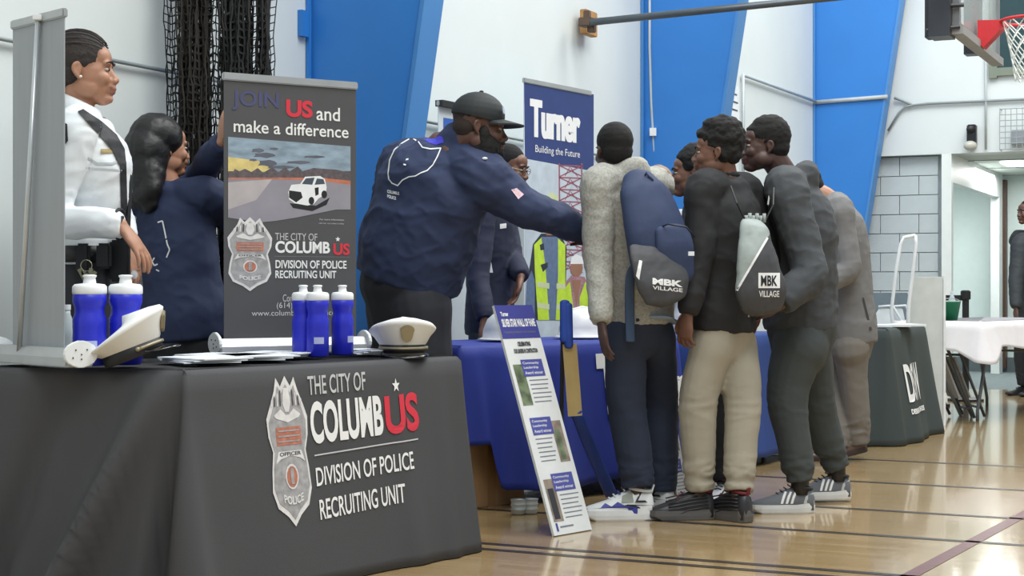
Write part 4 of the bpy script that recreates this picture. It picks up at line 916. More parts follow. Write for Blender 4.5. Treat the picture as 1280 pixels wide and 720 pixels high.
def hand_geo(mb, w, d, pn, side=1, s=1.0, curl=.5, thumb=.6, spread=.02):
    """w wrist, d direction of the fingers, pn palm normal, side +1: thumb toward d x pn"""
    d = V(d).normalized(); pn = V(pn); pn = (pn - d * pn.dot(d)).normalized(); t = d.cross(pn) * side
    P = lambda a, b, c_: V(w) + (d * a + t * b + pn * c_) * s
    loft(mb, [P(-.01, 0, 0), P(.02, .002, 0), P(.055, .0, .0), P(.088, -.002, .004)], [(.026 * s, .019 * s), (.033 * s, .018 * s), (.041 * s, .017 * s), (.039 * s, .014 * s)], side=t, n=12)
    for i in range(4):
        b = .030 - i * .020; L = HL[i]; a0 = .088 - abs(i - 1.2) * .004; ang = 0; p = [P(a0 - .015, b, .002), P(a0, b, .003)]; q = (a0, .003); pts = p
        sp = (1.5 - i) * spread
        for f_ in (.45, .30, .25):
            ang += curl * (.55 if f_ == .45 else .75); q = (q[0] + math.cos(ang) * L * f_, q[1] + math.sin(ang) * L * f_); pts = pts + [P(q[0], b + sp * (q[0] - a0) * 12 * .5, q[1])]
        r = .0098 - i * .0006; loft(mb, pts, [r * s * 1.05, r * s * 1.05, r * s, r * s * .92, r * s * .8], n=8, sub=2)
    loft(mb, [P(.015, .022, .004), P(.040, .045, .010), P(.066, .058, .010 + .022 * thumb), P(.088, .058 - .012 * thumb, .014 + .036 * thumb)], [.017 * s, .0145 * s, .0115 * s, .009 * s], n=9, sub=2)

def shoe(parent, ankle, yaw, L=.30, style='plain', pitch=0, mats=None, zs=1.0):
    """ankle = point on the floor under the ankle; yaw = where the toe points"""
    R = Euler((0, -pitch, yaw), 'XYZ').to_matrix(); s = L / .30; o = V(ankle) + R @ V((.028, 0, 0))
    up, so, ac = mats
    T = lambda x, y, z: o + R @ (V((x, y, z * (zs if z > .03 else 1))) * s)
    # upper: cross sections along the foot
    secs = [(-.090, .020, .060, .030), (-.082, .031, .084, .028), (-.060, .036, .093, .026), (-.025, .037, .095, .026), (.015, .038, .092, .026), (.06, .040, .078, .026), (.10, .044, .062, .026), (.14, .044, .052, .026), (.175, .036, .044, .026), (.195, .020, .036, .026)]
    k = MB(); vs = []; n = 14
    for (x, w_, h, b) in secs:
        for j in range(n):
            a = PI * j / (n - 1); yy = w_ * math.cos(a); zz = b * .5 + (h - b * .5) * (abs(math.sin(a)) ** .62); vs.append(T(x, yy, zz))
        
    m = len(secs); fs = [(i * n + j, i * n + j + 1, (i + 1) * n + j + 1, (i + 1) * n + j) for i in range(m - 1) for j in range(n - 1)] + [(i * n, (i + 1) * n, (i + 1) * n + n - 1, i * n + n - 1) for i in range(m - 1)]
    k.add(vs, fs + [tuple(range(n)), tuple(reversed([(m - 1) * n + j for j in range(n)]))]); u = obj('shoe', k, up, parent, smooth=True)
    out = [(-.094, .0), (-.088, .026), (-.06, .037), (0, .040), (.06, .044), (.11, .049), (.15, .048), (.18, .040), (.203, .016), (.207, 0)]
    o2 = out + [(x, -y) for x, y in reversed(out[1:-1])]; k = MB(); q = len(o2); vs = []
    for (z, e) in ((.0, .94), (.006, 1.0), (.022, 1.02), (.032, .97)):
        for x, y in o2: vs.append(T(.05 + (x - .05) * (e * .5 + .5), y * e, z + (.012 if x > .16 and z < .02 else 0) + (.006 if x < -.05 and z > .02 else 0)))
    k.add(vs, [(a * q + i, a * q + (i + 1) % q, (a + 1) * q + (i + 1) % q, (a + 1) * q + i) for a in range(3) for i in range(q)] + [tuple(range(q)), tuple(3 * q + i for i in reversed(range(q)))]); obj('sole', k, so, u, smooth=False)
    k = MB(); tube(k, [T(-.036 + .044 * math.cos(a), .034 * math.sin(a), .094 + .005 * math.cos(a)) for a in [2 * PI * i / 16 for i in range(17)]], .007 * s, 6); obj('collar', k, ac if style != 'court' else up, u, smooth=True)
    def side_patch(pts, m_, nm, lift=.0016):
        for sg in (1, -1):
            k = MB(); vv = []
            for x, z in pts:
                # find the width of the upper at x and height z
                for i in range(m - 1):
                    if secs[i][0] <= x <= secs[i + 1][0]:
                        h = (x - secs[i][0]) / (secs[i + 1][0] - secs[i][0]); w_ = secs[i][1] * (1 - h) + secs[i + 1][1] * h; hh = secs[i][2] * (1 - h) + secs[i + 1][2] * h; break
                zb = .013; rr = max(0, min(1, (z - zb) / (hh - zb))); a = math.asin(min(1, rr ** (1 / .62))); vv.append((x, sg * (w_ * math.cos(a) + lift + .001), z + .001))
            tr = tessellate_polygon([[V((x, z, 0)) for x, z in pts]]); k.add([T(*p) for p in vv], [tuple(t) for t in tr]); b_ = obj(nm, k, m_, u)
    if style == 'stripes':
        for j in range(3):
            x = .012 + j * .022; side_patch([(x, .036), (x + .011, .036), (x + .001, .062), (x - .012, .080), (x - .020, .078), (x - .008, .056)], INKW, 'stripe')
        side_patch([(-.085, .036), (-.035, .036), (-.045, .062), (-.082, .075)], mat('heel_grey', (176, 180, 180), .5), 'heel_cup')
        for j in range(4): k = MB(); x = .02 + j * .017; tube(k, [T(x, .018, .098 - j * .010), T(x + .008, 0, .1035 - j * .010), T(x, -.018, .098 - j * .010)], .003 * s, 5); obj('lace', k, ac, u)
    elif style == 'court':
        NV = mat('shoe_royal', (58, 66, 152), .5); BK = mat('shoe_black', (26, 28, 34), .5)
        side_patch([(-.02, .028), (.19, .030), (.185, .036), (.13, .040), (.11, .054), (.085, .044), (.06, .058), (.03, .046), (-.02, .040)], NV, 'side_panel', .003)
        side_patch([(-.085, .036), (.02, .038), (.04, .046), (.02, .050), (-.05, .048), (-.085, .046)], BK, 'heel_stripe', .003)
        side_patch([(-.005, .058), (.045, .056), (.04, .076), (.0, .088)], mat('shoe_mesh', (150, 156, 146), .7), 'mesh_window', .003)
        side_patch([(-.06, .056), (-.012, .056), (-.02, .062), (-.052, .062)], BK, 'wing', .004); side_patch([(-.018, .056), (-.010, .056), (-.036, .092), (-.044, .090)], BK, 'wing', .004)
        for j in range(4): k = MB(); x = .03 + j * .018; tube(k, [T(x, .02, .092 - j * .010), T(x + .008, 0, .099 - j * .010), T(x, -.02, .092 - j * .010)], .0035 * s, 5); obj('lace', k, WHITE if j != 1 else NV, u)
        k = MB(); loft(k, [T(-.080, 0, .085), T(-.090, 0, .106)], [(.016 * s, .006 * s), (.011 * s, .005 * s)], side=R @ V((0, 1, 0)), n=8); obj('heel_tab', k, up, u, smooth=True)
    elif style == 'foam':
        for j in range(5):
            for sg in (1, -1):
                k = MB(); z = .040 + j * .011; pts = [T(x, sg * (.0385 + .004 * math.sin((x + .07) * 14)) * (1 - max(0, z - .05) * 6 * max(0, x)), z - max(0, x) * .16) for x in (-.06, -.02, .03, .08, .12)]; tube(k, pts, .0032 * s, 5); obj('groove_rib', k, up, u, smooth=True)
        for j in range(3): k = MB(); x = .03 + j * .02; tube(k, [T(x, .018, .094 - j * .011), T(x + .008, 0, .100 - j * .011), T(x, -.018, .094 - j * .011)], .0035 * s, 5); obj('lace', k, ac, u)
        k = MB(); loft(k, [T(-.080, 0, .085), T(-.090, 0, .105)], [(.012 * s, .004 * s)] * 2, side=R @ V((0, 1, 0)), n=6); obj('heel_tab', k, ac, u)
    else:
        for j in range(3): k = MB(); x = .03 + j * .02; tube(k, [T(x, .018, .094 - j * .011), T(x + .008, 0, .100 - j * .011), T(x, -.018, .094 - j * .011)], .003 * s, 5); obj('lace', k, ac, u)
    return u

def person(label, pel, chest, neck, head, hyaw, yaw, skin, arms, legs, hpitch=0, hroll=0, hs=1.0, nk=.058, shw=.18, chw=.17, chd=.115, waw=.15, wad=.11, hiw=.165, hid=.12, top=None, topm=None, pants=None, cyaw=None,
           sleeve=(.062, .050, .040), leg=(.092, .070, .055), hood=None, collar=None, hem=.07, fold=.006, seed=1, hand_s=1.0, jaw=1, fat=0, full=1.0, top_name='sweatshirt', lowfold=.006, detail=True, cuff=True, hemr=1.0, coll=0, shoulders=None, pants_name='trousers'):
    """returns the person (one continuous body mesh) with clothes as children; all points in world metres"""
    f = V((math.cos(yaw), math.sin(yaw), 0)); cy = yaw if cyaw is None else cyaw
    side_p = V((math.sin(yaw), -math.cos(yaw), 0)); side_c = V((math.sin(cy), -math.cos(cy), 0))   # to the figure's right
    pel, chest, neck, head = map(V, (pel, chest, neck, head)); R = head_frame(hyaw, hpitch, hroll)
    ax = (neck - chest).normalized(); st = neck - ax * .055
    sh = [st - side_c * shw, st + side_c * shw]                         # left, right
    if shoulders: sh = [V(shoulders[0]) if shoulders[0] is not None else sh[0], V(shoulders[1]) if shoulders[1] is not None else sh[1]]
    hp = [pel - side_p * hiw * .5 - UP * .05, pel + side_p * hiw * .5 - UP * .05]
    mb = MB(); head_geo(mb, head, R, hs, jaw, full, fat=fat)
    loft(mb, [head + R @ (V((-.025, 0, -.03)) * hs), head * .5 + neck * .5 + R @ V((-.016, 0, -.02)), neck - ax * .04], [min(nk * .92, .060 * hs), min(nk * .95, .074), nk * 1.15], n=16)
    loft(mb, [pel, (pel + chest) / 2, chest, st], [(waw * .7, wad * .6), (waw * .7, wad * .6), (chw * .7, chd * .6), (chw * .6, chd * .5)], side=side_c)
    for i, (el_, wr, hd, pn, curl, thumb) in enumerate(arms):
        el_, wr = V(el_), V(wr); loft(mb, [st, sh[i], el_, (el_ + wr) / 2, wr], [.05, .048, .036, .034, .024 * hand_s], n=10)
        hand_geo(mb, wr + V(hd).normalized() * .012, hd, pn, -1 if i == 0 else 1, hand_s, curl, thumb)
    for i, (kn, an, ty) in enumerate(legs):
        kn, an = V(kn), V(an); loft(mb, [pel, hp[i], kn, an], [.08, .075, .048, .034], n=10)
        toe = V((math.cos(ty), math.sin(ty), 0)); loft(mb, [an, V((an.x, an.y, an.z - .045)) + toe * .02, V((an.x, an.y, .045)) + toe * .07], [.032, .030, .018], n=8)
    lipc = mat(skin.name + '_lips', tuple(int(c * .86) for c in (150, 96, 88)), .4) if full else skin
    hc = np.array(head); Rm = np.array(R)
    def pnt(C):
        q = (C - hc) @ Rm / hs; return ((q[:, 0] > .086) & (abs(q[:, 1]) < .024) & (q[:, 2] > -.076) & (q[:, 2] < -.052)).astype(int)
    body = organic('person', mb, [skin, LIPS.get(skin.name, skin)], None, voxel=.0048 if detail else .008, smooth=3, paint=pnt)
    tag(body, label, 'person')
    if detail: face_parts(body, head, R, hs, skin)
    # upper clothing
    mb = MB(); lowp = pel - (chest - pel).normalized() * hem
    loft(mb, [lowp, pel, (pel * .55 + chest * .45), chest, chest * .45 + st * .55, st + ax * .005, neck - ax * .005], [(hiw * hemr, hid * hemr), (hiw * 1.02, hid * 1.03), (waw, wad), (chw, chd), (chw * 1.0, chd * .98), (shw * .80, chd * .72), (nk * 1.25, nk * 1.2)], side=side_c if abs(cy - yaw) < .6 else side_c, n=24, cap=False)
    for i, (el_, wr, hd, pn, curl, thumb) in enumerate(arms):
        el_, wr = V(el_), V(wr); d = (wr - el_).normalized(); L = (wr - el_).length
        loft(mb, [st * .7 + sh[i] * .3, sh[i], sh[i] * .5 + el_ * .5, el_, el_ + d * L * .5, wr - d * .012], [sleeve[0] * .95, sleeve[0] * 1.08, (sleeve[0] + sleeve[1]) / 2, sleeve[1], (sleeve[1] + sleeve[2]) / 2, sleeve[2]], n=14, cap=False)
        if cuff: loft(mb, [wr - d * .035, wr + d * .008], [sleeve[2] * .86] * 2, n=12, cap=False)
    if coll: loft(mb, [neck - ax * .02, neck + ax * coll], [nk * 1.36, nk * 1.16], n=18)
    if hood:
        b = neck + V((math.cos(cy), math.sin(cy), 0)) * .01; an_ = [math.radians(x) for x in (35, 65, 95, 125, 155, 180, 205, 235, 265, 295, 325)]
        w8 = [(1 - abs(a - PI) / 2.6) for a in an_]
        pts = [b + V((math.cos(cy + a), math.sin(cy + a), 0)) * (nk + .006 + .030 * w) + UP * (-.045 + .050 * w) for a, w in zip(an_, w8)]
        loft(mb, pts, [(hood * (.55 + .75 * w), hood * (.42 + .36 * w)) for w in w8], side=UP, n=14)
    shirt = organic(top_name, mb, topm, body, voxel=.0085, smooth=5, disp=((fold * .62, 7, (1, 1, 1.6), seed, None), (fold * .38, 19, (1, 1, 1.8), seed + 3, None)))
    # trousers
    mb = MB(); top_p = pel + (chest - pel).normalized() * .06
    loft(mb, [top_p, pel - UP * .04, pel - UP * .12], [(hiw * .90, hid * .9), (hiw * .96, hid * .96), (hiw * .80, hid * .85)], side=side_p, n=20)
    for i, (kn, an, ty) in enumerate(legs):
        kn, an = V(kn), V(an); d = (an - kn).normalized()
        loft(mb, [pel * .6 + hp[i] * .4 - UP * .02, hp[i] - UP * .08, hp[i] * .5 + kn * .5, kn, (kn + an) / 2, an + UP * .0], [leg[0], leg[0], (leg[0] + leg[1]) / 2, leg[1], (leg[1] + leg[2]) / 2 * 1.04, leg[2]], n=16, cap=False)
    tr = organic(pants_name, mb, pants, body, voxel=.009, smooth=5, disp=((lowfold * .45, 6, (1.4, 1.4, 1.2), seed + 7, None), (lowfold * .75, 24, (.5, .5, 2.4), seed + 9, lambda P: np.clip(np.exp(-((P[:, 2] - .19) / .08) ** 2) + .35 * np.exp(-((P[:, 2] - .5) / .10) ** 2), 0, 1))))
    return body, shirt, tr, dict(R=R, st=st, sh=sh, side=side_c, f=V((math.cos(cy), math.sin(cy), 0)), ax=ax, pelp=pel)
def hair_cap(body, head, R, s, m, th=.008, lift=0, fuzz=.003, freq=60, extra=(), name='hair', low=0, voxel=.006):
    mb = MB(); E = lambda p, r: ell(mb, V(head) + R @ (V(p) * s), [x * s for x in r], R, 20)
    E((-.022 - lift * .2, 0, .045 + lift * .5 + th * .3), (.090 + th, .072 + th, .080 + th + lift * .5)); E((-.045, 0, .0 - low), (.062 + th, .068 + th * .6, .062))
    for p, r in extra: E(p, r)
    return organic(name, mb, m, body, voxel=voxel, smooth=2, disp=((fuzz, freq, (1, 1, 1), 5), (fuzz * .6, freq * 2.4, (1, 1, 1), 8)))
RAD = math.radians
def stand(pel, yaw, gap=.11, dz=(0, 0), fwd=(0, 0)):
    """straight standing legs below a pelvis: left, right as (knee, ankle, toe yaw)"""
    sd = V((math.sin(yaw), -math.cos(yaw), 0)); f = V((math.cos(yaw), math.sin(yaw), 0)); r = []
    for i, sg in enumerate((-1, 1)):
        b = V((pel[0], pel[1], 0)) + sd * sg * gap + f * fwd[i]; r.append((V((b.x, b.y, pel[2] * .52)) + f * .02, V((b.x, b.y, .10)), yaw))
    return r
def shoes_for(body, legs, L=.29, style='plain', mats=None):
    for kn, an, ty in legs: shoe(body, (an[0], an[1], max(0, an[2] - .10)), ty, L, style, mats=mats)
SK_L = skin_mat('skin_tan', (166, 122, 98)); SK_M = skin_mat('skin_brown', (112, 78, 62)); SK_D = skin_mat('skin_deep_brown', (78, 56, 50)); SK_X = skin_mat('skin_dark_brown', (92, 64, 54)); SK_P = skin_mat('skin_fair', (206, 160, 140))
LIPS.update({'skin_tan': mat('lips_rose', (138, 92, 80), .5), 'skin_brown': mat('lips_brown', (110, 70, 64), .4), 'skin_deep_brown': mat('lips_deep', (92, 60, 58), .4), 'skin_dark_brown': mat('lips_dark', (96, 62, 58), .4)})
HAIR = mat('hair_black', (13, 12, 12), .85, bump=.3, bs=180); HAIRG = mat('hair_gloss_black', (18, 19, 22), .5, bump=.3, bs=40, stretch=None); BRAID = mat('hair_braids', (44, 38, 36), .7, bump=.6, bs=60)
NAVY = mat('navy_knit', (40, 52, 84), .8, var=.07, vs=8, bump=.15, bs=300); NAVYD = mat('navy_dark', (28, 34, 58), .8, var=.07, bump=.15, bs=300)
BLKC = mat('black_cloth', (32, 33, 36), .8, var=.08, bump=.15, bs=300); PANTB = mat('black_trouser', (36, 38, 44), .8, var=.08, bump=.12, bs=300)
SHOE_B = (BLACK, mat('sole_black', (30, 30, 32), .6), DARKM)

# --- police officer in white shirt
def neck_collar(parent, c, fr, r0, r1, h, m, gap=.35):
    k = MB(); n = 24; vs = []
    for j, (r, z) in enumerate(((r0, h * .9), (r0 + .004, h), (r0 + .012, h * .9), (r1, -.012), (r1 - .006, -.016))):
        for i in range(n + 1):
            a = math.atan2(fr.y, fr.x) + gap * (.5 if j < 3 else .8) * .3 + (2 * PI - gap * (.5 if j < 3 else .8) * .6) * i / n; fw = math.cos(a - math.atan2(fr.y, fr.x)); vs.append(c + V((math.cos(a) * r, math.sin(a) * r, z - .03 * (fw + .2) - (.022 * max(0, fw) if j > 2 else 0))))
    k.add(vs, [(j * (n + 1) + i, j * (n + 1) + i + 1, (j + 1) * (n + 1) + i + 1, (j + 1) * (n + 1) + i) for j in range(4) for i in range(n)])
    o = obj('shirt_collar', k, m, parent, smooth=True); sd_ = o.modifiers.new('t', 'SOLIDIFY'); sd_.thickness = .003; return o
def officer():
    D = 5.85; pel = at(112, 322, D); chest = at(110, 222, D); neck = at(101, 146, D); head = at(106, 90, D)
    arms = [(at(140, 255, 6.05), at(158, 300, 5.98), V((.3, 0, -.9)), V((-1, .2, -.3)), .4, .4),
            (at(68, 272, 5.62), at(150, 281, 5.60), V((.62, .0, -.74)), V((-.75, .2, -.62)), .38, .3)]
    lg = stand(pel, 0, .10)
    WS = mat('uniform_white', (220, 226, 230), .6, var=.02, bump=.06, bs=200)
    b, shirt, tr, q = person('police officer in white shirt and black tie standing behind grey banner, facing right', pel, chest, neck, head, RAD(4), RAD(8), SK_L, arms, lg, hs=1.10, nk=.056, shw=.17, chw=.165, chd=.155, waw=.14, wad=.135, hiw=.165, hid=.125,
        top=1, topm=WS, pants=PANTB, sleeve=(.070, .062, .052), leg=(.095, .075, .07), seed=3, fold=.011, top_name='uniform_shirt', hem=.02, hand_s=1.12)
    R = q['R']; hair_cap(b, head, R, 1.10, BRAID, th=.008, fuzz=.0015, freq=90, extra=[((-.075, 0, -.045), (.034, .040, .045)), ((-.06, 0, -.08), (.024, .034, .045))], name='braided_hair')
    k = MB()      # rows of braids swept back
    for j in range(11):
        a0 = -1.15 + j * .23; pts = [head + R @ (V((-.02 + .104 * math.cos(t) * 1.0, (.083 * math.sin(a0)) * (math.sin(t) * .25 + .75 if t > .6 else .85), .048 + .094 * math.sin(t) * math.cos(a0))) * 1.10) for t in [.55 + i * .21 for i in range(11)]]
        tube(k, pts, .0030, 5)
    obj('braid', k, BRAID, b, smooth=True)['kind'] = 'stuff'
    k = MB(); ell(k, head + R @ (V((.004, -.088, -.026)) * 1.10), (.005, .005, .005)); obj('earring', k, mat('pearl', (240, 236, 224), .2), b, smooth=True)
    fr = q['f']; sd = q['side']; TIE = mat('tie_black', (26, 28, 32), .6)
    neck_collar(b, neck + UP * .012, fr, .062, .092, .050, WS)
    k = MB(); A = neck + fr * .080 - UP * .030; loft(k, [A + UP * .012, A - UP * .035 + fr * .010], [(.022, .018), (.014, .012)], side=sd, n=10)
    loft(k, [A - UP * .03 + fr * .012, neck * .55 + chest * .45 + fr * .135, chest + fr * .150, chest * .4 + pel * .6 + fr * .140, pel + fr * .14], [(.018, .008), (.030, .008), (.036, .008), (.040, .008), (.036, .006)], side=sd, n=8); obj('necktie', k, TIE, b, smooth=True)
    def deco(pts, m, nm, h=.004):
        k = MB(); vs, fs = fill([(p[0], p[1]) for p in pts], 4); k.add([at(x, y, 5.3) for x, y in vs], fs); onto(k, shirt, V((0, 1, 0)), h)
        if k.f: obj(nm, k, m, shirt)
    # the print is pushed straight back onto the cloth
    deco([(126, 186), (146, 186), (146, 191), (126, 192)], mat('name_bar_gold', (176, 158, 112), .3, metal=.5), 'name_bar'); deco([(108, 209), (155, 212), (155, 214), (108, 211)], mat('seam_grey', (170, 178, 184), .7), 'pocket_seam'); deco([(110, 196), (122, 203), (140, 203), (154, 198), (154, 200), (141, 206), (121, 206), (110, 199)], MATS['seam_grey'], 'pocket_flap')
    deco([(78, 152), (84, 155), (85, 176), (78, 184), (70, 182), (69, 156)], TIE, 'shoulder_patch', .005); deco([(97, 139), (104, 136), (128, 152), (146, 168), (156, 186), (158, 205), (149, 206), (141, 188), (122, 166)], TIE, 'radio_strap', .008); deco([(150, 200), (158, 202), (160, 286), (152, 286)], TIE, 'strap_tail', .006); deco([(76, 160), (81, 161), (81, 172), (76, 176)], PAPER, 'patch_emblem', .007)
    k = MB(); tube(k, [at(150 + 3 * math.cos(a), 281, 5.62) + V((0, .055 * math.cos(a), .055 * math.sin(a))) for a in [2 * PI * i / 14 for i in range(15)]], .006); obj('cuff_edge', k, TIE, shirt)
    # belt with pouches and keys
    k = MB(); zc = pel + UP * .01; loft(k, [zc - UP * .03, zc + UP * .03], [(.178, .137), (.178, .137)], side=q['side'], n=28, cap=False, sub=1); obj('duty_belt', k, BLACK, b, smooth=True, bevel=0)
    for i, (px, py, Yd, sz) in enumerate(((104, 322, 5.66, (.05, .03, .10)), (130, 320, 5.66, (.05, .03, .09)), (150, 326, 5.74, (.07, .035, .15)))): k = MB(); box(k, at(px, py, Yd), sz); obj('pouch', k, BLACK, b, bevel=.008)
    k = MB(); tube(k, [at(108, 332, 5.62) + V((.02 * math.cos(a), 0, .02 * math.sin(a))) for a in [i * .52 for i in range(13)]], .002)
    for j in range(5): box(k, at(103 + 3 * j, 344 + (j % 3) * 3, 5.61), (.014, .003, .05), Matrix.Rotation(-.5 + .25 * j, 3, 'Y'))
    obj('keys', k, mat('key_brass', (160, 156, 130), .3, metal=.7), b)['kind'] = 'stuff'
    k = MB(); ell(k, at(168, 343, 5.62), (.012, .01, .016)); k2 = obj('ring_light', k, WHITE, b)
    shoes_for(b, lg, .27, mats=SHOE_B); recenter(b)
officer()
# --- woman with long black hair
def longhair():
    D = 6.62; pel = at(232, 395, D); chest = at(222, 300, D); neck = at(210, 228, D); head = at(205, 186, D)
    arms = [(at(246, 222, 6.85), at(277, 178, 6.38), V((.15, -.2, 1)), V((.8, .5, 0)), .5, .5),
            (at(292, 275, 6.75), at(330, 300, 6.9), V((1, 0, 0)), V((0, 0, -1)), .4, .4)]
    lg = stand(pel, RAD(60), .1)
    b, shirt, tr, q = person('woman with long black hair in navy sweatshirt holding the police banner edge', pel, chest, neck, head, RAD(38), RAD(62), SK_L, arms, lg, hs=1.02, nk=.052, shw=.185, chw=.175, chd=.13, waw=.175, wad=.13, hiw=.205, hid=.15, topm=NAVY, pants=PANTB, sleeve=(.075, .062, .05), leg=(.1, .08, .06), seed=11, fold=.009, hem=.10)
    R = q['R']; mb = MB(); E = lambda p, r: ell(mb, head + R @ V(p), r, R, 20)
    E((-.036, 0, .045), (.114, .106, .106)); E((-.08, 0, -.02), (.095, .115, .12))
    loft(mb, [head + R @ V((-.055, 0, .0)), head + R @ V((-.085, 0, -.08)), head + V((-.06, -.07, -.14)), head + V((-.045, -.10, -.20)), head + V((-.03, -.11, -.245))], [(.105, .085), (.115, .085), (.120, .075), (.105, .055), (.06, .03)], side=R @ V((0, 1, 0)), n=20)
    organic('long_hair', mb, HAIRG, b, voxel=.007, smooth=3, disp=((.006, 22, (1, 1, .12), 4), (.003, 70, (1, 1, .08), 6)))
    k = MB(); oh = [(197, 278), (203, 276), (206, 290), (209, 305), (212, 312), (208, 322)]
    def line(pts, w_):
        k = MB()
        for a, c in zip(pts[:-1], pts[1:]):
            dx, dy = c[0] - a[0], c[1] - a[1]; L = math.hypot(dx, dy); nx, ny = -dy / L * w_, dx / L * w_
            k.add([at(x, y, 6.0) for x, y in ((a[0] - nx, a[1] - ny), (c[0] - nx, c[1] - ny), (c[0] + nx, c[1] + ny), (a[0] + nx, a[1] + ny))], [(0, 1, 2, 3)])
        return k
    for p in (oh, [(193, 322), (190, 327), (193, 332), (197, 330)], [(184, 326), (188, 329)], [(195, 337), (199, 339)]):
        k = onto(line(p, .9), shirt, V((0, 1, 0)), .003)
        if k.f: obj('printed_outline', k, INKW, shirt)
    shoes_for(b, lg, .26, mats=SHOE_B); recenter(b)
longhair()
# --- big bearded man in black cap
def capman():
    D = 7.15; pel = at(510, 345, 7.2); chest = at(536, 250, 7.15); neck = at(570, 186, 7.08); head = at(600, 160, 7.02)
    arms = [(at(484, 272, 7.72), at(520, 325, 7.62), V((.6, 0, -1)), V((0, -.5, .0)), .5, .4),
            (at(657, 258, 7.02), at(730, 288, 7.20), V((1, .45, -.1)), V((0, .9, .2)), .35, .4)]
    lg = stand(pel, RAD(30), .15)
    b, shirt, tr, q = person('large bearded man in black cap and navy sweatshirt leaning over to reach out right', pel, chest, neck, head, RAD(2), RAD(28), SK_X, arms, lg, hpitch=RAD(-8), hs=1.14, coll=.03, nk=.082, shw=.235, chw=.29, chd=.225, waw=.275, wad=.25, hiw=.250, hid=.225, topm=NAVY, pants=mat('charcoal_trouser', (40, 42, 50), .8, var=.08, bump=.12, bs=300), cyaw=RAD(44),
        sleeve=(.122, .092, .060), leg=(.145, .11, .085), seed=21, fold=.012, hem=.03, hand_s=1.15, fat=.008, shoulders=(at(506, 212, 7.35), at(600, 224, 6.98)))
    R = q['R']; s = 1.14; hair_cap(b, head, R, s, mat('hair_faded', (50, 40, 36), .8), th=.001, fuzz=.001)
    CAPM = mat('cap_dark_green_black', (30, 36, 38), .7, var=.05, bump=.1, bs=300)
    mb = MB(); ell(mb, head + R @ (V((-.014, 0, .050)) * s), (.105 * s, .088 * s, .088 * s), R, 24)
    cut = organic('baseball_cap', mb, CAPM, b, voxel=.006, smooth=2)
    bm = bmesh.new(); bm.from_mesh(cut.data); bmesh.ops.bisect_plane(bm, geom=bm.verts[:] + bm.edges[:] + bm.faces[:], plane_co=head + R @ (V((0, 0, .032)) * s), plane_no=R @ V((.10, 0, 1)), clear_inner=True); bm.to_mesh(cut.data); bm.free()
    k = MB(); vs = []; m = 14; P = lambda p: head + R @ (V(p) * s)
    for j, e in enumerate((0, .03, .06, .082)):
        for i in range(m + 1):
            a = -1.1 + 2.2 * i / m; c = math.cos(a / 1.1 * PI / 2) ** .5; r = (.088 + e * c); vs.append(P((-.014 + (r + .012) * math.cos(a), r * math.sin(a) * .9, .040 - .10 * (1 - math.cos(a)) * .35 - e * .14)))
    n_ = len(vs); k.add(vs + [v + R @ V((0, 0, .006)) for v in vs], [(j * (m + 1) + i, j * (m + 1) + i + 1, (j + 1) * (m + 1) + i + 1, (j + 1) * (m + 1) + i) for j in range(3) for i in range(m)] + [(n_ + j * (m + 1) + i, n_ + (j + 1) * (m + 1) + i, n_ + (j + 1) * (m + 1) + i + 1, n_ + j * (m + 1) + i + 1) for j in range(3) for i in range(m)] + [(3 * (m + 1) + i, 3 * (m + 1) + i + 1, n_ + 3 * (m + 1) + i + 1, n_ + 3 * (m + 1) + i) for i in range(m)])
    obj('bill', k, CAPM, cut, smooth=False); k = MB(); ell(k, P((-.014, 0, .139)), (.010, .010, .006)); obj('cap_button', k, CAPM, cut, smooth=True)
    k = MB(); prism(k, [(-.007, -.016), (.007, -.016), (.009, 0), (.005, .016), (-.005, .014), (-.009, 0)], P((.078, -.042, .075)) - V((0, .010, 0)), R @ V((.5, .85, 0)), R @ V((-.3, 0, 1)), R @ V((.6, -.75, .2)), .005); obj('cap_logo', k, mat('logo_pale', (170, 180, 200), .5), cut)
    mb = MB(); E = lambda p, r: ell(mb, P(p), [x * s for x in r], R, 18)
    E((.058, 0, -.108), (.046, .044, .050)); E((.032, .050, -.078), (.054, .032, .056)); E((.032, -.050, -.078), (.054, .032, .056)); E((.018, .064, -.036), (.022, .020, .046)); E((.018, -.064, -.036), (.022, .020, .046)); E((.088, 0, -.090), (.020, .030, .022)); E((.070, .036, -.070), (.022, .022, .026)); E((.070, -.036, -.070), (.022, .022, .026))
    loft(mb, [P((.085, .026, -.052)), P((.100, 0, -.046)), P((.085, -.026, -.052))], [.006, .007, .006]); organic('beard', mb, HAIR, b, voxel=.005, smooth=2, disp=((.003, 70, (1, 1, 1), 3), (.002, 160, (1, 1, 1), 9)))
    def proj(k, m, nm): 
        k = onto(k, shirt, V((0, 1, 0)), .004)
        if k.f: obj(nm, k, m, shirt)
    # outline of the state on the back
    OH = [(485, 217), (487, 200), (493, 187), (502, 179), (514, 172), (523, 177), (528, 184), (538, 186), (551, 185), (547, 195), (541, 206), (534, 213), (526, 216), (519, 220), (511, 221), (503, 225), (497, 232), (490, 229), (486, 224)]
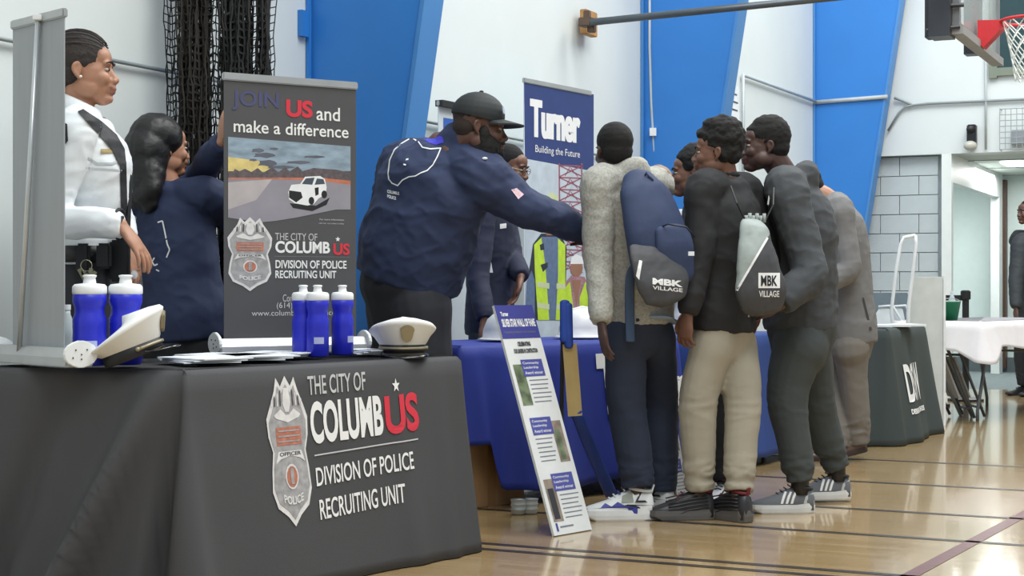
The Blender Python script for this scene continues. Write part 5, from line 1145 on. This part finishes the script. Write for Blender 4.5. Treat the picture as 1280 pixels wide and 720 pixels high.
    def outline(pts, w_, closed=True):
        k = MB(); pts = pts + ([pts[0]] if closed else [])
        for a, c in zip(pts[:-1], pts[1:]):
            nseg = max(1, int(math.hypot(c[0] - a[0], c[1] - a[1]) / 3)); dx, dy = c[0] - a[0], c[1] - a[1]; L = math.hypot(dx, dy); ex, ey = dx / L * w_ * .6, dy / L * w_ * .6; nx, ny = -dy / L * w_, dx / L * w_
            for g in range(nseg):
                t0, t1 = g / nseg, (g + 1) / nseg; A = (a[0] + dx * t0 - ex, a[1] + dy * t0 - ey); B = (a[0] + dx * t1 + ex, a[1] + dy * t1 + ey)
                k.add([at(x, y, 6.2) for x, y in ((A[0] - nx, A[1] - ny), (B[0] - nx, B[1] - ny), (B[0] + nx, B[1] + ny), (A[0] + nx, A[1] + ny))], [(0, 1, 2, 3)])
        return k
    proj(outline(OH, .75), INKW, 'state_outline')
    k = MB(); k.add([at(x, y, 6.2) for x, y in ((504, 206), (508, 198), (511, 198), (507, 207))], [(0, 1, 2, 3)]); proj(k, INKW, 'city_mark')
    k = MB(); vs, fs = fill([(528, 173), (534, 165), (553, 171), (555, 178), (545, 181), (536, 178)], 2); k.add([at(x, y, 6.2) for x, y in vs], fs); proj(k, mat('bright_violet_blue', (60, 60, 190), .7), 'collar_patch')
    for i, (x, y, w_) in enumerate(((484, 237, 15), (484, 243, 11))):
        k = MB(); vs, fs = text_geo('COLUMBUS' if i == 0 else 'POLICE', .03); k.add([at(x + w_ * u, y + (1 - v) * 4 + u * 3, 6.2) for u, v in vs], fs); proj(k, INKW, 'lettering')
    k = MB(); vs, fs = fill([(639, 237), (646, 235), (655, 243), (648, 249)], 1); k.add([at(x, y, 6.2) for x, y in vs], fs); proj(k, mat('flag_pink_white', (226, 196, 208), .6, var=.2, vs=120), 'flag_patch')
    k = MB(); ell(k, at(606, 198, 6.88), (.012, .006, .006)); obj('collar_pin', k, WHITE, shirt)
    shoes_for(b, lg, .31, mats=SHOE_B); recenter(b)
capman()
# --- man with glasses
def glassesman():
    D = 8.6; pel = at(612, 392, D); chest = at(614, 305, D); neck = at(618, 248, D); head = at(637, 211, 8.5)
    arms = [(at(640, 322, 8.62), at(651, 345, 8.42), V((-.22, -.2, -1)), V((-.9, -.3, .1)), .35, .1),
            (at(598, 345, 8.30), at(606, 398, 8.18), V((.05, -.05, -1)), V((-.6, .8, .0)), .45, .4)]
    lg = stand(pel, RAD(-15), .1)
    b, shirt, tr, q = person('man with glasses in navy pullover behind blue table, hand pointing downward', pel, chest, neck, head, RAD(-22), RAD(-15), SK_M, arms, lg, hpitch=RAD(-12), hs=1.02, shw=.19, chw=.18, chd=.13, waw=.16, wad=.13, hiw=.17, hid=.13, topm=NAVYD, pants=PANTB, sleeve=(.07, .06, .05), seed=31, hem=.12, hand_s=1.05)
    R = q['R']; hair_cap(b, head, R, 1.02, HAIR, th=.004, fuzz=.001)
    k = MB(); P = lambda p: head + R @ (V(p) * 1.02)
    for y in (-1, 1): tube(k, [P((.097, y * .031 + .021 * math.cos(a), .004 + .016 * math.sin(a))) for a in [i * .524 for i in range(13)]], .0018, 5); tube(k, [P((.097, y * .052, .006)), P((.03, y * .078, .008)), P((-.01, y * .080, .004))], .0018, 5)
    tube(k, [P((.098, -.010, .006)), P((.102, 0, .010)), P((.098, .010, .006))], .0018, 5); obj('glasses', k, mat('spectacle_frame', (110, 100, 84), .3, metal=.5), b)
    k = MB(); tube(k, [at(612, 246, 8.44), at(605, 270, 8.36), at(606, 300, 8.36)], .005); obj('lanyard', k, BLACK, b); k = MB(); prism(k, [(0, 0), (.028, -.01), (.055, -.17), (.03, -.17)], at(603, 300, 8.34), V((1, 0, 0)), UP, V((0, 1, 0)), .004); obj('id_card', k, PAPER, b)
    k = MB(); vs, fs = fill([(625, 280), (633, 279), (633, 285), (625, 286)], 1); k.add([at(x, y, 8.0) for x, y in vs], fs); k = onto(k, shirt, V((0, 1, 0)), .003)
    if k.f: obj('chest_logo', k, INKW, shirt)
    shoes_for(b, lg, .29, mats=SHOE_B); recenter(b)
glassesman()
# --- boy in heather grey hoodie
def greyhoodie():
    D = 7.1; yaw = RAD(125); pel = at(799, 385, D + .02); chest = at(792, 272, D); neck = at(783, 216, D); head = at(766, 190, D)
    arms = [(at(748, 322, 6.98), at(752, 402, 6.86), V((.10, .0, -1)), V((.9, .3, 0)), .35, .3),
            (at(778, 300, 7.50), at(748, 296, 7.22), V((-1, -.25, .0)), V((0, -1, 0)), .5, .4)]
    lg = [(V(((783 - 640) * 7.12 / F, 7.12, .50)), V(((797 - 640) * 7.12 / F, 7.12, .145)), RAD(180)), (V(((824 - 640) * 7.35 / F, 7.35, .50)), V(((824 - 640) * 7.32 / F, 7.32, .10)), RAD(140))]
    HG = mat('heather_grey', (160, 160, 153), .9, var=.22, vs=90, bump=.2, bs=200); JN = mat('dark_denim', (36, 46, 66), .8, var=.12, vs=10, bump=.15, bs=300)
    b, shirt, tr, q = person('boy in heather grey hoodie seen from behind, wearing a navy backpack', pel, chest, neck, head, RAD(112), yaw, SK_D, arms, lg, hs=.98, nk=.055, shw=.165, chw=.165, chd=.12, waw=.16, wad=.125, hiw=.165, hid=.13, topm=HG, pants=JN, sleeve=(.076, .066, .050), leg=(.098, .086, .078), hood=.050, seed=41, fold=.008, hem=.07, top_name='hoodie', pants_name='jeans', lowfold=.009)
    hair_cap(b, head, q['R'], .98, HAIR, th=.009, fuzz=.0015)
    k = MB(); loft(k, [at(820, 396, 6.98), at(842, 404, 7.15)], [(.07, .006), (.05, .006)], n=8); obj('shirt_hem', k, mat('pale_blue_tee', (140, 156, 180), .8), b, smooth=True)
    m1 = (mat('shoe_white', (226, 230, 230), .4), mat('sole_white', (220, 222, 222), .5), BLACK); shoe(b, (lg[0][1].x, lg[0][1].y, 0), RAD(183), .33, 'court', mats=m1, zs=1.3); shoe(b, (lg[1][1].x, lg[1][1].y, 0), RAD(140), .33, 'court', mats=m1, zs=1.3); recenter(b)
    # backpack
    bk = V((math.cos(yaw), math.sin(yaw), 0)) * -1; sd = V((bk.y, -bk.x, 0)) * -1
    t = thing('backpack', 'navy backpack worn by the boy in the heather grey hoodie', 'backpack'); c = at(824, 292, 6.93); NB = mat('backpack_navy', (42, 56, 88), .75, var=.08, vs=15, bump=.1, bs=250)
    axb = V((.05, 0, -1)).normalized(); mb = MB(); c0 = at(808, 228, 6.97)
    loft(mb, [at(800, 226, 6.98), at(808, 246, 6.95), at(820, 290, 6.92), at(828, 335, 6.92), at(830, 352, 6.92)], [(.095, .050), (.140, .065), (.162, .080), (.155, .085), (.135, .07)], side=sd, n=22)
    bag = organic('pack_body', mb, NB, t, voxel=.008, smooth=6, disp=((.005, 14, (1, 1, 1), 3),))
    mb = MB(); loft(mb, [at(840, 288, 6.865), at(843, 310, 6.86), at(844, 345, 6.87)], [(.095, .03), (.102, .045), (.098, .045)], side=sd, n=18); pk = organic('front_pocket', mb, NB, t, voxel=.007, smooth=6, disp=((.003, 18, (1, 1, 1), 6),))
    k = MB(); tube(k, [at(816, 288, 6.86), at(835, 280, 6.80), at(858, 284, 6.80), at(868, 296, 6.86)], .004); obj('zip', k, mat('zip_dark', (24, 30, 48), .5), pk, smooth=True)
    k = MB(); box(k, at(864, 317, 6.80), (.03, .004, .018), Matrix.Rotation(.5, 3, 'Z')); obj('brand_tag', k, PAPER, pk)
    for pts in ([at(800, 232, 6.93), at(786, 222, 7.0), at(772, 236, 7.12)], [at(795, 330, 6.90), at(788, 345, 6.94), at(787, 380, 6.95), at(788, 426, 6.93)]):
        k = MB(); loft(k, pts, [(.022, .005)] * len(pts), n=8, side=V((.9, .3, 0))); obj('strap', k, mat('strap_slate', (62, 84, 116), .7), t, smooth=True)
    k = MB(); tube(k, [at(803, 226, 6.95), at(808, 216, 6.93), at(816, 226, 6.93)], .007); obj('top_loop', k, NB, t, smooth=True); recenter(t)
    drawbag('dark drawstring bag with white lettering slung below the navy backpack', [at(822, 320, 6.82), at(823, 330, 6.80), at(828, 352, 6.79), at(832, 372, 6.79)], [(.145, .030), (.150, .038), (.148, .045), (.120, .035)], sd, (811, 346, 858, 362), small=True)
def drawbag(label, pts, rad, sd, tx, small=False):
    t = thing('drawstring_bag', label, 'bag'); mb = MB(); loft(mb, pts, rad, side=sd, n=20)
    BG = mat('bag_charcoal', (64, 66, 70), .7, var=.06); GR = mat('bag_grey', (150, 160, 158), .7, var=.08)
    A, B = (at(921, 365, 7), at(966, 288, 7)) if not small else (at(786, 330, 7), at(800, 352, 7))
    def paint(C):
        x = C[:, 0] / C[:, 1]; z = (C[:, 2] - CAMH) / C[:, 1]
        x0, z0, x1, z1 = (921 - 640) / F, (360 - 362) / F, (966 - 640) / F, (360 - 286) / F
        if small: return np.zeros(len(C))
        return ((x - x0) * (z1 - z0) - (z - z0) * (x1 - x0) < 0).astype(int)
    bag = organic('bag_body', mb, [BG, GR], t, voxel=.007, smooth=5, disp=((.005, 20, (1.5, 1.5, .4), 5), (.002, 60, (1.5, 1.5, .3), 6)), paint=paint)
    x0, y0, x1, y1 = tx; D0 = 6.3
    def pr(k, m, nm, h=.003):
        k = onto(k, bag, V((0, 1, 0)), h)
        if k.f: obj(nm, k, m, bag)
    sl = .10 if small else 0.0
    Q = lambda u, v: at(x0 + (x1 - x0) * u, y1 + (y0 - y1) * v + (x1 - x0) * u * sl, D0)
    if not small:
        k = MB(); vs, fs = fill([(0, .42), (1, .42), (1, 1), (0, 1)], 3); k.add([Q(*p) for p in vs], fs); pr(k, INKW, 'white_square', .002)
        vs, fs = text_geo('MBK', .03); k = MB(); k.add([Q(.12 + .76 * u, .50 + .4 * v) for u, v in vs], fs); pr(k, BLACK, 'lettering', .004)
        vs, fs = text_geo('VILLAGE', .02); k = MB(); k.add([Q(.03 + .94 * u, .08 + .24 * v) for u, v in vs], fs); pr(k, INKW, 'lettering', .004)
        for (a, b_) in (((921, 363), (966, 286)),):
            k = MB(); n = 14
            for g in range(n):
                p = lambda t_: (a[0] + (b_[0] - a[0]) * t_, a[1] + (b_[1] - a[1]) * t_); u, v = p(g / n), p((g + 1) / n); k.add([at(u[0] - 1.2, u[1] - .8, D0), at(v[0] - 1.2, v[1] - .8, D0), at(v[0] + 1.2, v[1] + .8, D0), at(u[0] + 1.2, u[1] + .8, D0)], [(0, 1, 2, 3)])
            pr(k, INKW, 'piping', .003)
        k = MB()
        for i in range(6): tube(k, [pts[0] + sd * (-.05 + .02 * i) + UP * .0, pts[0] + sd * (-.05 + .02 * i) + UP * (.03 + .01 * (i % 2))], .008, 6)
        obj('gathered_top', k, GR, t, smooth=True)
        for s_ in (-1, 1): k = MB(); tube(k, [pts[0] + sd * .05 * s_, pts[0] + sd * .10 * s_ + UP * .08, pts[0] + sd * .12 * s_ + UP * .16 + V((0, .08, 0))], .004, 6); obj('cord', k, BLACK, t)
    else:
        vs, fs = text_geo('MBK', .05); k = MB(); k.add([Q(.1 + .8 * u, .45 + .5 * v) for u, v in vs], fs); pr(k, INKW, 'lettering', .003)
        vs, fs = text_geo('VILLAGE', .02); k = MB(); k.add([Q(.1 + .8 * u, .05 + .3 * v) for u, v in vs], fs); pr(k, INKW, 'lettering', .003)
        k = MB(); vs, fs = fill([(795, 345), (799, 325), (803, 326), (799, 350)], 1); k.add([at(x, y, D0) for x, y in vs], fs); pr(k, INKW, 'white_stripe', .003)
    recenter(t)
greyhoodie()
# --- boy in black jacket and khaki joggers
def khaki():
    D = 7.2; yaw = RAD(140); pel = at(905, 398, D); chest = at(912, 295, D); neck = at(906, 222, D); head = at(895, 192, D - .02)
    arms = [(at(872, 330, 7.02), at(860, 392, 6.98), V((-.15, .1, -1)), V((.6, .6, .2)), .7, .3),
            (at(958, 320, 7.36), at(945, 385, 7.34), V((-.2, .1, -1)), V((-.6, .6, 0)), .6, .3)]
    lg = [(V(((873 - 640) * 7.12 / F, 7.12, .50)), V(((875 - 640) * 7.12 / F, 7.12, .13)), RAD(185)), (V(((928 - 640) * 7.14 / F, 7.14, .50)), V(((923 - 640) * 7.06 / F, 7.06, .13)), RAD(130))]
    KH = mat('khaki_fleece', (160, 154, 138), .85, var=.05, vs=8, bump=.15, bs=250)
    b, shirt, tr, q = person('boy in black jacket and khaki joggers with curly high-top hair, facing left', pel, chest, neck, head, RAD(170), yaw, SK_M, arms, lg, hs=.98, nk=.058, shw=.175, chw=.19, chd=.135, waw=.175, wad=.13, hiw=.18, hid=.13, topm=BLKC, pants=KH, sleeve=(.078, .066, .052), leg=(.102, .086, .066), seed=51, fold=.008, hem=.06, top_name='jacket', pants_name='joggers', lowfold=.010)
    hair_cap(b, head, q['R'], .98, HAIR, th=.014, lift=.035, fuzz=.008, freq=55, name='curly_hair', extra=[((.045, 0, .085), (.045, .055, .035))])
    k = MB(); tube(k, [neck + V((.055 * math.cos(a), .055 * math.sin(a), .012)) for a in [i * .524 for i in range(13)]], .014); obj('collar', k, BLKC, shirt, smooth=True)
    m1 = (mat('foam_black', (44, 44, 48), .35), mat('sole_grey', (88, 86, 84), .5), mat('lining_red', (110, 30, 40), .7)); shoe(b, (lg[0][1].x, lg[0][1].y, 0), RAD(184), .30, 'foam', mats=m1, zs=1.4); shoe(b, (lg[1][1].x, lg[1][1].y, 0), RAD(128), .31, 'foam', mats=m1, zs=1.4); recenter(b)
    bk = V((.6, -.8, 0)); sd = V((.86, .5, 0)).normalized()
    drawbag('grey and charcoal drawstring bag with a white lettered square on black jacket back', [at(944, 278, 6.98), at(944, 292, 6.95), at(947, 330, 6.93), at(951, 362, 6.93), at(952, 382, 6.94)], [(.060, .018), (.080, .035), (.110, .055), (.132, .06), (.115, .045)], sd, (948, 341, 975, 374))
khaki()
# --- boy in dark grey hoodie
def darkhoodie():
    D = 7.45; yaw = RAD(165); pel = at(1002, 400, D + .05); chest = at(1002, 298, D + .02); neck = at(985, 224, D); head = at(955, 184, D - .03)
    arms = [(at(1012, 342, 7.18), at(978, 380, 7.10), V((-1, .2, -.3)), V((0, 1, 0)), .7, .3),
            (at(985, 340, 7.75), at(955, 375, 7.7), V((-1, 0, -.3)), V((0, -1, 0)), .6, .3)]
    lg = [(V(((984 - 640) * 7.38 / F, 7.38, .52)), V(((1000 - 640) * 7.34 / F, 7.34, .145)), RAD(181)), (V(((1018 - 640) * 7.66 / F, 7.66, .50)), V(((1046 - 640) * 7.72 / F, 7.72, .16)), RAD(186))]
    DH = mat('charcoal_fleece', (66, 70, 74), .85, var=.08, vs=12, bump=.18, bs=260); DP = mat('grey_green_fleece', (62, 68, 68), .85, var=.07, vs=10, bump=.18, bs=260)
    b, shirt, tr, q = person('boy in dark grey hoodie and matching joggers with striped sneakers, facing left', pel, chest, neck, head, RAD(184), yaw, SK_D, arms, lg, hs=1.04, nk=.066, shw=.19, chw=.19, chd=.165, waw=.18, wad=.165, hiw=.185, hid=.17, topm=DH, pants=DP, sleeve=(.092, .082, .062), leg=(.128, .096, .062), hood=.064, seed=61, fold=.010, hem=.04, top_name='hoodie', pants_name='joggers', lowfold=.011, fat=.006)
    hair_cap(b, head, q['R'], 1.04, HAIR, th=.009, lift=.012, fuzz=.003, freq=70, extra=[((.04, 0, .075), (.04, .05, .028))])
    k = MB(); tube(k, [at(966, 232, 7.24), at(962, 242, 7.22), at(960, 256, 7.22)], .004); obj('drawcord', k, WHITE, shirt)
    m1 = (mat('knit_grey', (98, 102, 108), .7, var=.1, bump=.2, bs=300), mat('sole_pale', (206, 208, 206), .5), BLACK)
    for kn, an, ty in lg: shoe(b, (an.x, an.y, .012 if an.z > .15 else 0), ty, .31, 'stripes', mats=m1, zs=1.2)
    for kn, an, ty in lg: k = MB(); tube(k, [(an.x, an.y, an.z + .05), (an.x, an.y, an.z - .06)], .042, 14); obj('sock', k, BLACK, b, smooth=True)
    recenter(b)
darkhoodie()
# --- man in grey suit bending forward
def suitman():
    D = 9.6; yaw = RAD(172); pel = at(1062, 408, D); chest = at(1054, 302, D); neck = at(1042, 252, D); head = at(1008, 236, D)
    arms = [(at(1060, 335, 9.34), at(1030, 360, 9.3), V((-1, 0, -.1)), V((0, 0, -1)), .4, .4), (at(1030, 335, 9.9), at(1000, 360, 9.9), V((-1, 0, 0)), V((0, 0, -1)), .4, .4)]
    lg = [(V(((1066 - 640) * 9.55 / F, 9.55, .50)), V(((1072 - 640) * 9.6 / F, 9.6, .10)), RAD(200)), (V(((1040 - 640) * 9.7 / F, 9.7, .50)), V(((1046 - 640) * 9.55 / F, 9.55, .07)), RAD(178))]
    SU = mat('suit_grey', (112, 112, 112), .75, var=.05, vs=10, bump=.1, bs=300); SP = mat('suit_trouser_grey', (112, 108, 102), .75, var=.05, vs=10, bump=.1, bs=300)
    b, shirt, tr, q = person('man in grey suit bending forward behind the boy in dark grey hoodie', pel, chest, neck, head, RAD(176), yaw, SK_L, arms, lg, hpitch=RAD(-25), hs=1.0, nk=.070, shw=.20, chw=.20, chd=.15, waw=.175, wad=.15, hiw=.18, hid=.16, topm=SU, pants=SP, sleeve=(.09, .075, .06), leg=(.115, .09, .075), seed=71, fold=.006, hem=.10, top_name='suit_jacket', lowfold=.008)
    hair_cap(b, head, q['R'], 1.0, HAIR, th=.003, fuzz=.001)
    k = MB(); tube(k, [neck + V((.06 * math.cos(a), .06 * math.sin(a), .02 + .015 * math.cos(a))) for a in [i * .524 for i in range(13)]], .012); obj('shirt_collar', k, PAPER, b, smooth=True)
    k = MB(); vs, fs = fill([(1078, 372), (1080, 372), (1090, 412), (1087, 414)], 1); k.add([at(x, y, 8.9) for x, y in vs], fs); k = onto(k, shirt, V((0, 1, 0)), .004)
    if k.f: obj('jacket_vent', k, mat('vent_dark', (58, 58, 60), .8), shirt)
    m1 = (mat('shoe_brown_leather', (84, 62, 52), .35), mat('sole_dark_brown', (50, 38, 34), .6), MATS['shoe_brown_leather'] if 'shoe_brown_leather' in MATS else BLACK)
    shoe(b, (lg[0][1].x, lg[0][1].y, .04), RAD(205), .29, 'plain', pitch=RAD(-8), mats=m1); shoe(b, (lg[1][1].x, lg[1][1].y, 0), RAD(178), .29, 'plain', mats=m1); recenter(b)
suitman()
# --- boy half hidden in the middle
def middleboy():
    D = 7.95; yaw = RAD(180); pel = at(888, 400, D); chest = at(882, 312, D); neck = at(872, 252, D); head = at(864, 218, D - .03)
    arms = [(at(880, 340, 7.82), at(870, 385, 7.8), V((0, 0, -1)), V((0, 1, 0)), .5, .3), (at(875, 340, 8.15), at(862, 385, 8.15), V((0, 0, -1)), V((0, -1, 0)), .5, .3)]
    lg = [(V(((896 - 640) * 7.85 / F, 7.85, .50)), V(((905 - 640) * 7.72 / F, 7.72, .10)), RAD(245)), (V(((890 - 640) * 8.05 / F, 8.05, .50)), V(((884 - 640) * 8.05 / F, 8.05, .10)), RAD(190))]
    b, shirt, tr, q = person('boy in dark top and black trousers between the navy backpack and curly-haired boy', pel, chest, neck, head, RAD(178), yaw, SK_M, arms, lg, hs=1.0, shw=.15, chw=.15, chd=.115, waw=.14, wad=.11, hiw=.15, hid=.115, topm=mat('dark_slate_knit', (44, 46, 56), .8), pants=BLKC, sleeve=(.062, .052, .045), leg=(.09, .075, .06), seed=81, lowfold=.007)
    hair_cap(b, head, q['R'], 1.0, HAIR, th=.012, lift=.02, fuzz=.005, freq=60, name='short_curly_hair')
    m1 = (mat('shoe_white2', (206, 208, 212), .5), MATS['sole_pale'], BLACK)
    for kn, an, ty in lg: shoe(b, (an.x, an.y, 0), ty, .29, 'plain', mats=m1)
    recenter(b)
middleboy()
# --- woman behind the tables with light brown hair
def farwoman():
    D = 9.75; yaw = RAD(255); pel = at(824, 405, D); chest = at(824, 318, D); neck = at(824, 264, D); head = at(821, 236, D - .03)
    arms = [(at(846, 330, 9.7), at(840, 375, 9.6), V((-.2, 0, -1)), V((-1, 0, 0)), .4, .3), (at(800, 330, 9.7), at(808, 375, 9.6), V((.2, 0, -1)), V((1, 0, 0)), .4, .3)]
    lg = stand(pel, yaw, .09)
    b, shirt, tr, q = person('woman with light brown hair glimpsed above the navy backpack behind the tables', pel, chest, neck, head, RAD(235), yaw, SK_P, arms, lg, hs=1.02, shw=.15, chw=.15, chd=.11, waw=.13, wad=.10, hiw=.15, hid=.11, topm=mat('pale_knit', (170, 176, 184), .8), pants=PANTB, sleeve=(.055, .048, .04), leg=(.09, .07, .06), seed=91)
    hair_cap(b, head, q['R'], 1.02, mat('hair_light_brown', (138, 116, 98), .6, bump=.3, bs=120), th=.012, lift=.005, fuzz=.003)
    shoes_for(b, lg, .25, mats=SHOE_B); recenter(b)
farwoman()
# --- man at the right edge
def edgeman():
    D = 15.3; yaw = RAD(200); pel = at(1290, 402, D); chest = at(1291, 335, D); neck = at(1290, 292, D); head = at(1284, 266, D)
    arms = [(at(1270, 348, 15.1), at(1270, 384, 15.0), V((-.05, -.1, -1)), V((1, .2, 0)), .6, .4), (at(1312, 348, 15.4), at(1310, 384, 15.4), V((0, 0, -1)), V((-1, 0, 0)), .6, .4)]
    lg = stand(pel, yaw, .1)
    b, shirt, tr, q = person('man in black jacket cut off by the right edge, beside white table', pel, chest, neck, head, RAD(200), yaw, SK_X, arms, lg, shw=.21, chw=.20, chd=.14, waw=.18, wad=.14, hiw=.18, hid=.14, topm=mat('black_jacket', (44, 50, 54), .7, var=.1), pants=PANTB, sleeve=(.085, .07, .055), leg=(.11, .09, .075), seed=95, shoulders=(at(1276, 305, 15.2), None), top_name='jacket')
    hair_cap(b, head, q['R'], 1.0, HAIR, th=.004, fuzz=.001)
    shoes_for(b, lg, .29, mats=SHOE_B); recenter(b)
edgeman()
